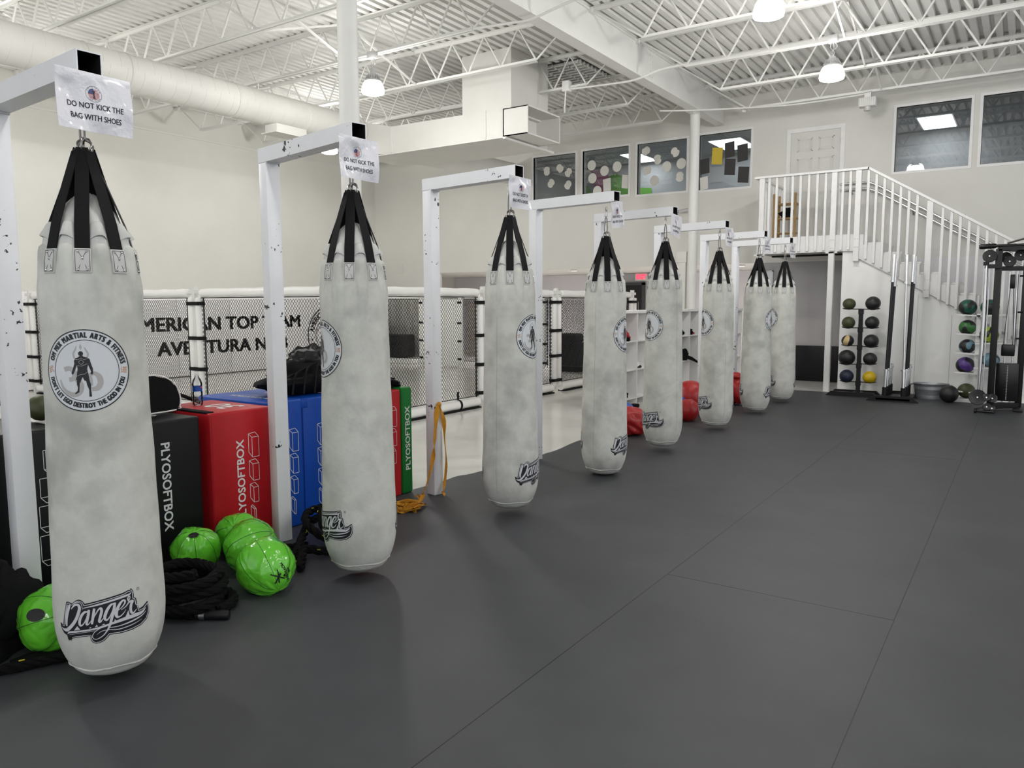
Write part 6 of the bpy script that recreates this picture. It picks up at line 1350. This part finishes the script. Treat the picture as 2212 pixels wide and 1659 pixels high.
q = MB(); q.rbox(-4.66, -4.55, 9.85, 10.10, -0.007, 0.05, 0.02, 3); tag(obj('kick_pad', q, 'black_cloth', origin=(-4.6, 10.05, -0.008)), 'dark pad on the floor under the cubby shelf', 'pad')
# red balls and bags by the far stands
def red_ball(c, R, sq, seed, m, lb, amp=0.05, name='slam_ball', flat=0.001):
    t_ = thing(name, lb, 'exercise ball', (c[0], c[1], 0.0)); q = lump(c, R, sq, seed, amp, 2.2, 44, 28, flat=flat); obj('vinyl_shell', q, m, t_, smooth=70)
    q = MB()
    for a in (0.4, 1.5, 2.6): q.tube([Vector(c)+Vector((sq[0]*math.sin(t)*math.cos(a), sq[1]*math.sin(t)*math.sin(a), sq[2]*math.cos(t)))*(R*1.004) for t in [0.5+2.0*i/14 for i in range(15)]], 0.002, 4)
    obj('seams', q, m, t_); return t_
red_ball((-3.70, 7.92, 0.150), 0.22, (1.0, 1.05, 0.72), 71, 'red_vinyl', 'saggy red vinyl ball between the fourth and fifth heavy bags', 0.16)
red_ball((-3.52, 9.25, 0.135), 0.145, (1, 1, 0.96), 73, 'red_vinyl', 'small wrinkled red ball right of the fifth heavy bag', 0.08)
red_ball((-3.70, 9.84, 0.225), 0.225, (1, 1, 1.0), 75, 'red_vinyl', 'big smooth red ball behind the small one, beside the sixth bag', 0.02)
red_ball((-3.74, 9.40, 0.155), 0.155, (1, 1, 1), 77, 'blue_vinyl', 'blue ball wedged behind the small red ball', 0.03)
red_ball((-3.97, 8.30, 0.16), 0.17, (1, 1, 0.92), 78, 'blue_vinyl', 'blue ball half hidden by the fifth heavy bag', 0.04)
rb = thing('sand_bag', 'tall red vinyl bag standing between the sixth and seventh heavy bags', 'sand bag', (-3.53, 11.1, 0))
q = lump((-3.53, 11.1, 0.225), 0.24, (0.8, 0.9, 0.98), 79, 0.14, flat=0.001); obj('bag_body', q, 'red_vinyl', rb, smooth=70)
q = lump((-3.50, 11.08, 0.42), 0.12, (0.9, 1, 0.45), 80, 0.10); obj('rolled_top', q, 'red_vinyl', rb, smooth=70)
# surveillance camera and panel
e = thing('security_camera', 'small white bullet camera with loose cable on the back wall left of the far column', 'camera', (-5.85, YB-0.08, 3.33))
q = MB(); q.tube([(-5.99, YB-0.16, 3.315), (-5.80, YB-0.10, 3.345)], 0.032, 14); obj('camera_body', q, 'lamp_metal', e)
q = MB(); q.tube([(-6.0, YB-0.163, 3.313), (-5.985, YB-0.158, 3.316)], 0.027, 14); obj('lens', q, 'black_gloss', e)
q = MB(); q.tube([(-5.80, YB-0.10, 3.33), (-5.78, YB-0.04, 3.27), (-5.78, YB-0.016, 3.27)], 0.012, 8); obj('bracket', q, 'steel_white', e)
q = MB(); q.tube(smooth_pts([(-5.79, YB-0.1, 3.34), (-5.70, YB-0.06, 3.42), (-5.66, YB-0.04, 3.34), (-5.74, YB-0.04, 3.25), (-5.80, YB-0.04, 3.30), (-5.72, YB-0.02, 3.45), (-5.70, YB-0.01, 3.7), (-5.72, YB-0.01, 4.7)], 7), 0.006, 6); obj('cable', q, 'black', e)
q = MB(); q.rbox(-5.47, -5.285, 13.68, 13.78, 2.22, 2.42, 0.005); tag(obj('electrical_box', q, 'wall'), 'white electrical box on the left side of the far column', 'electrical box')
q = MB(); q.box(-5.42, -5.30, 13.69, 13.77, -0.008, 2.219); tag(obj('cable_trunking', q, 'wall'), 'white vertical trunking beside the far column', 'trunking')
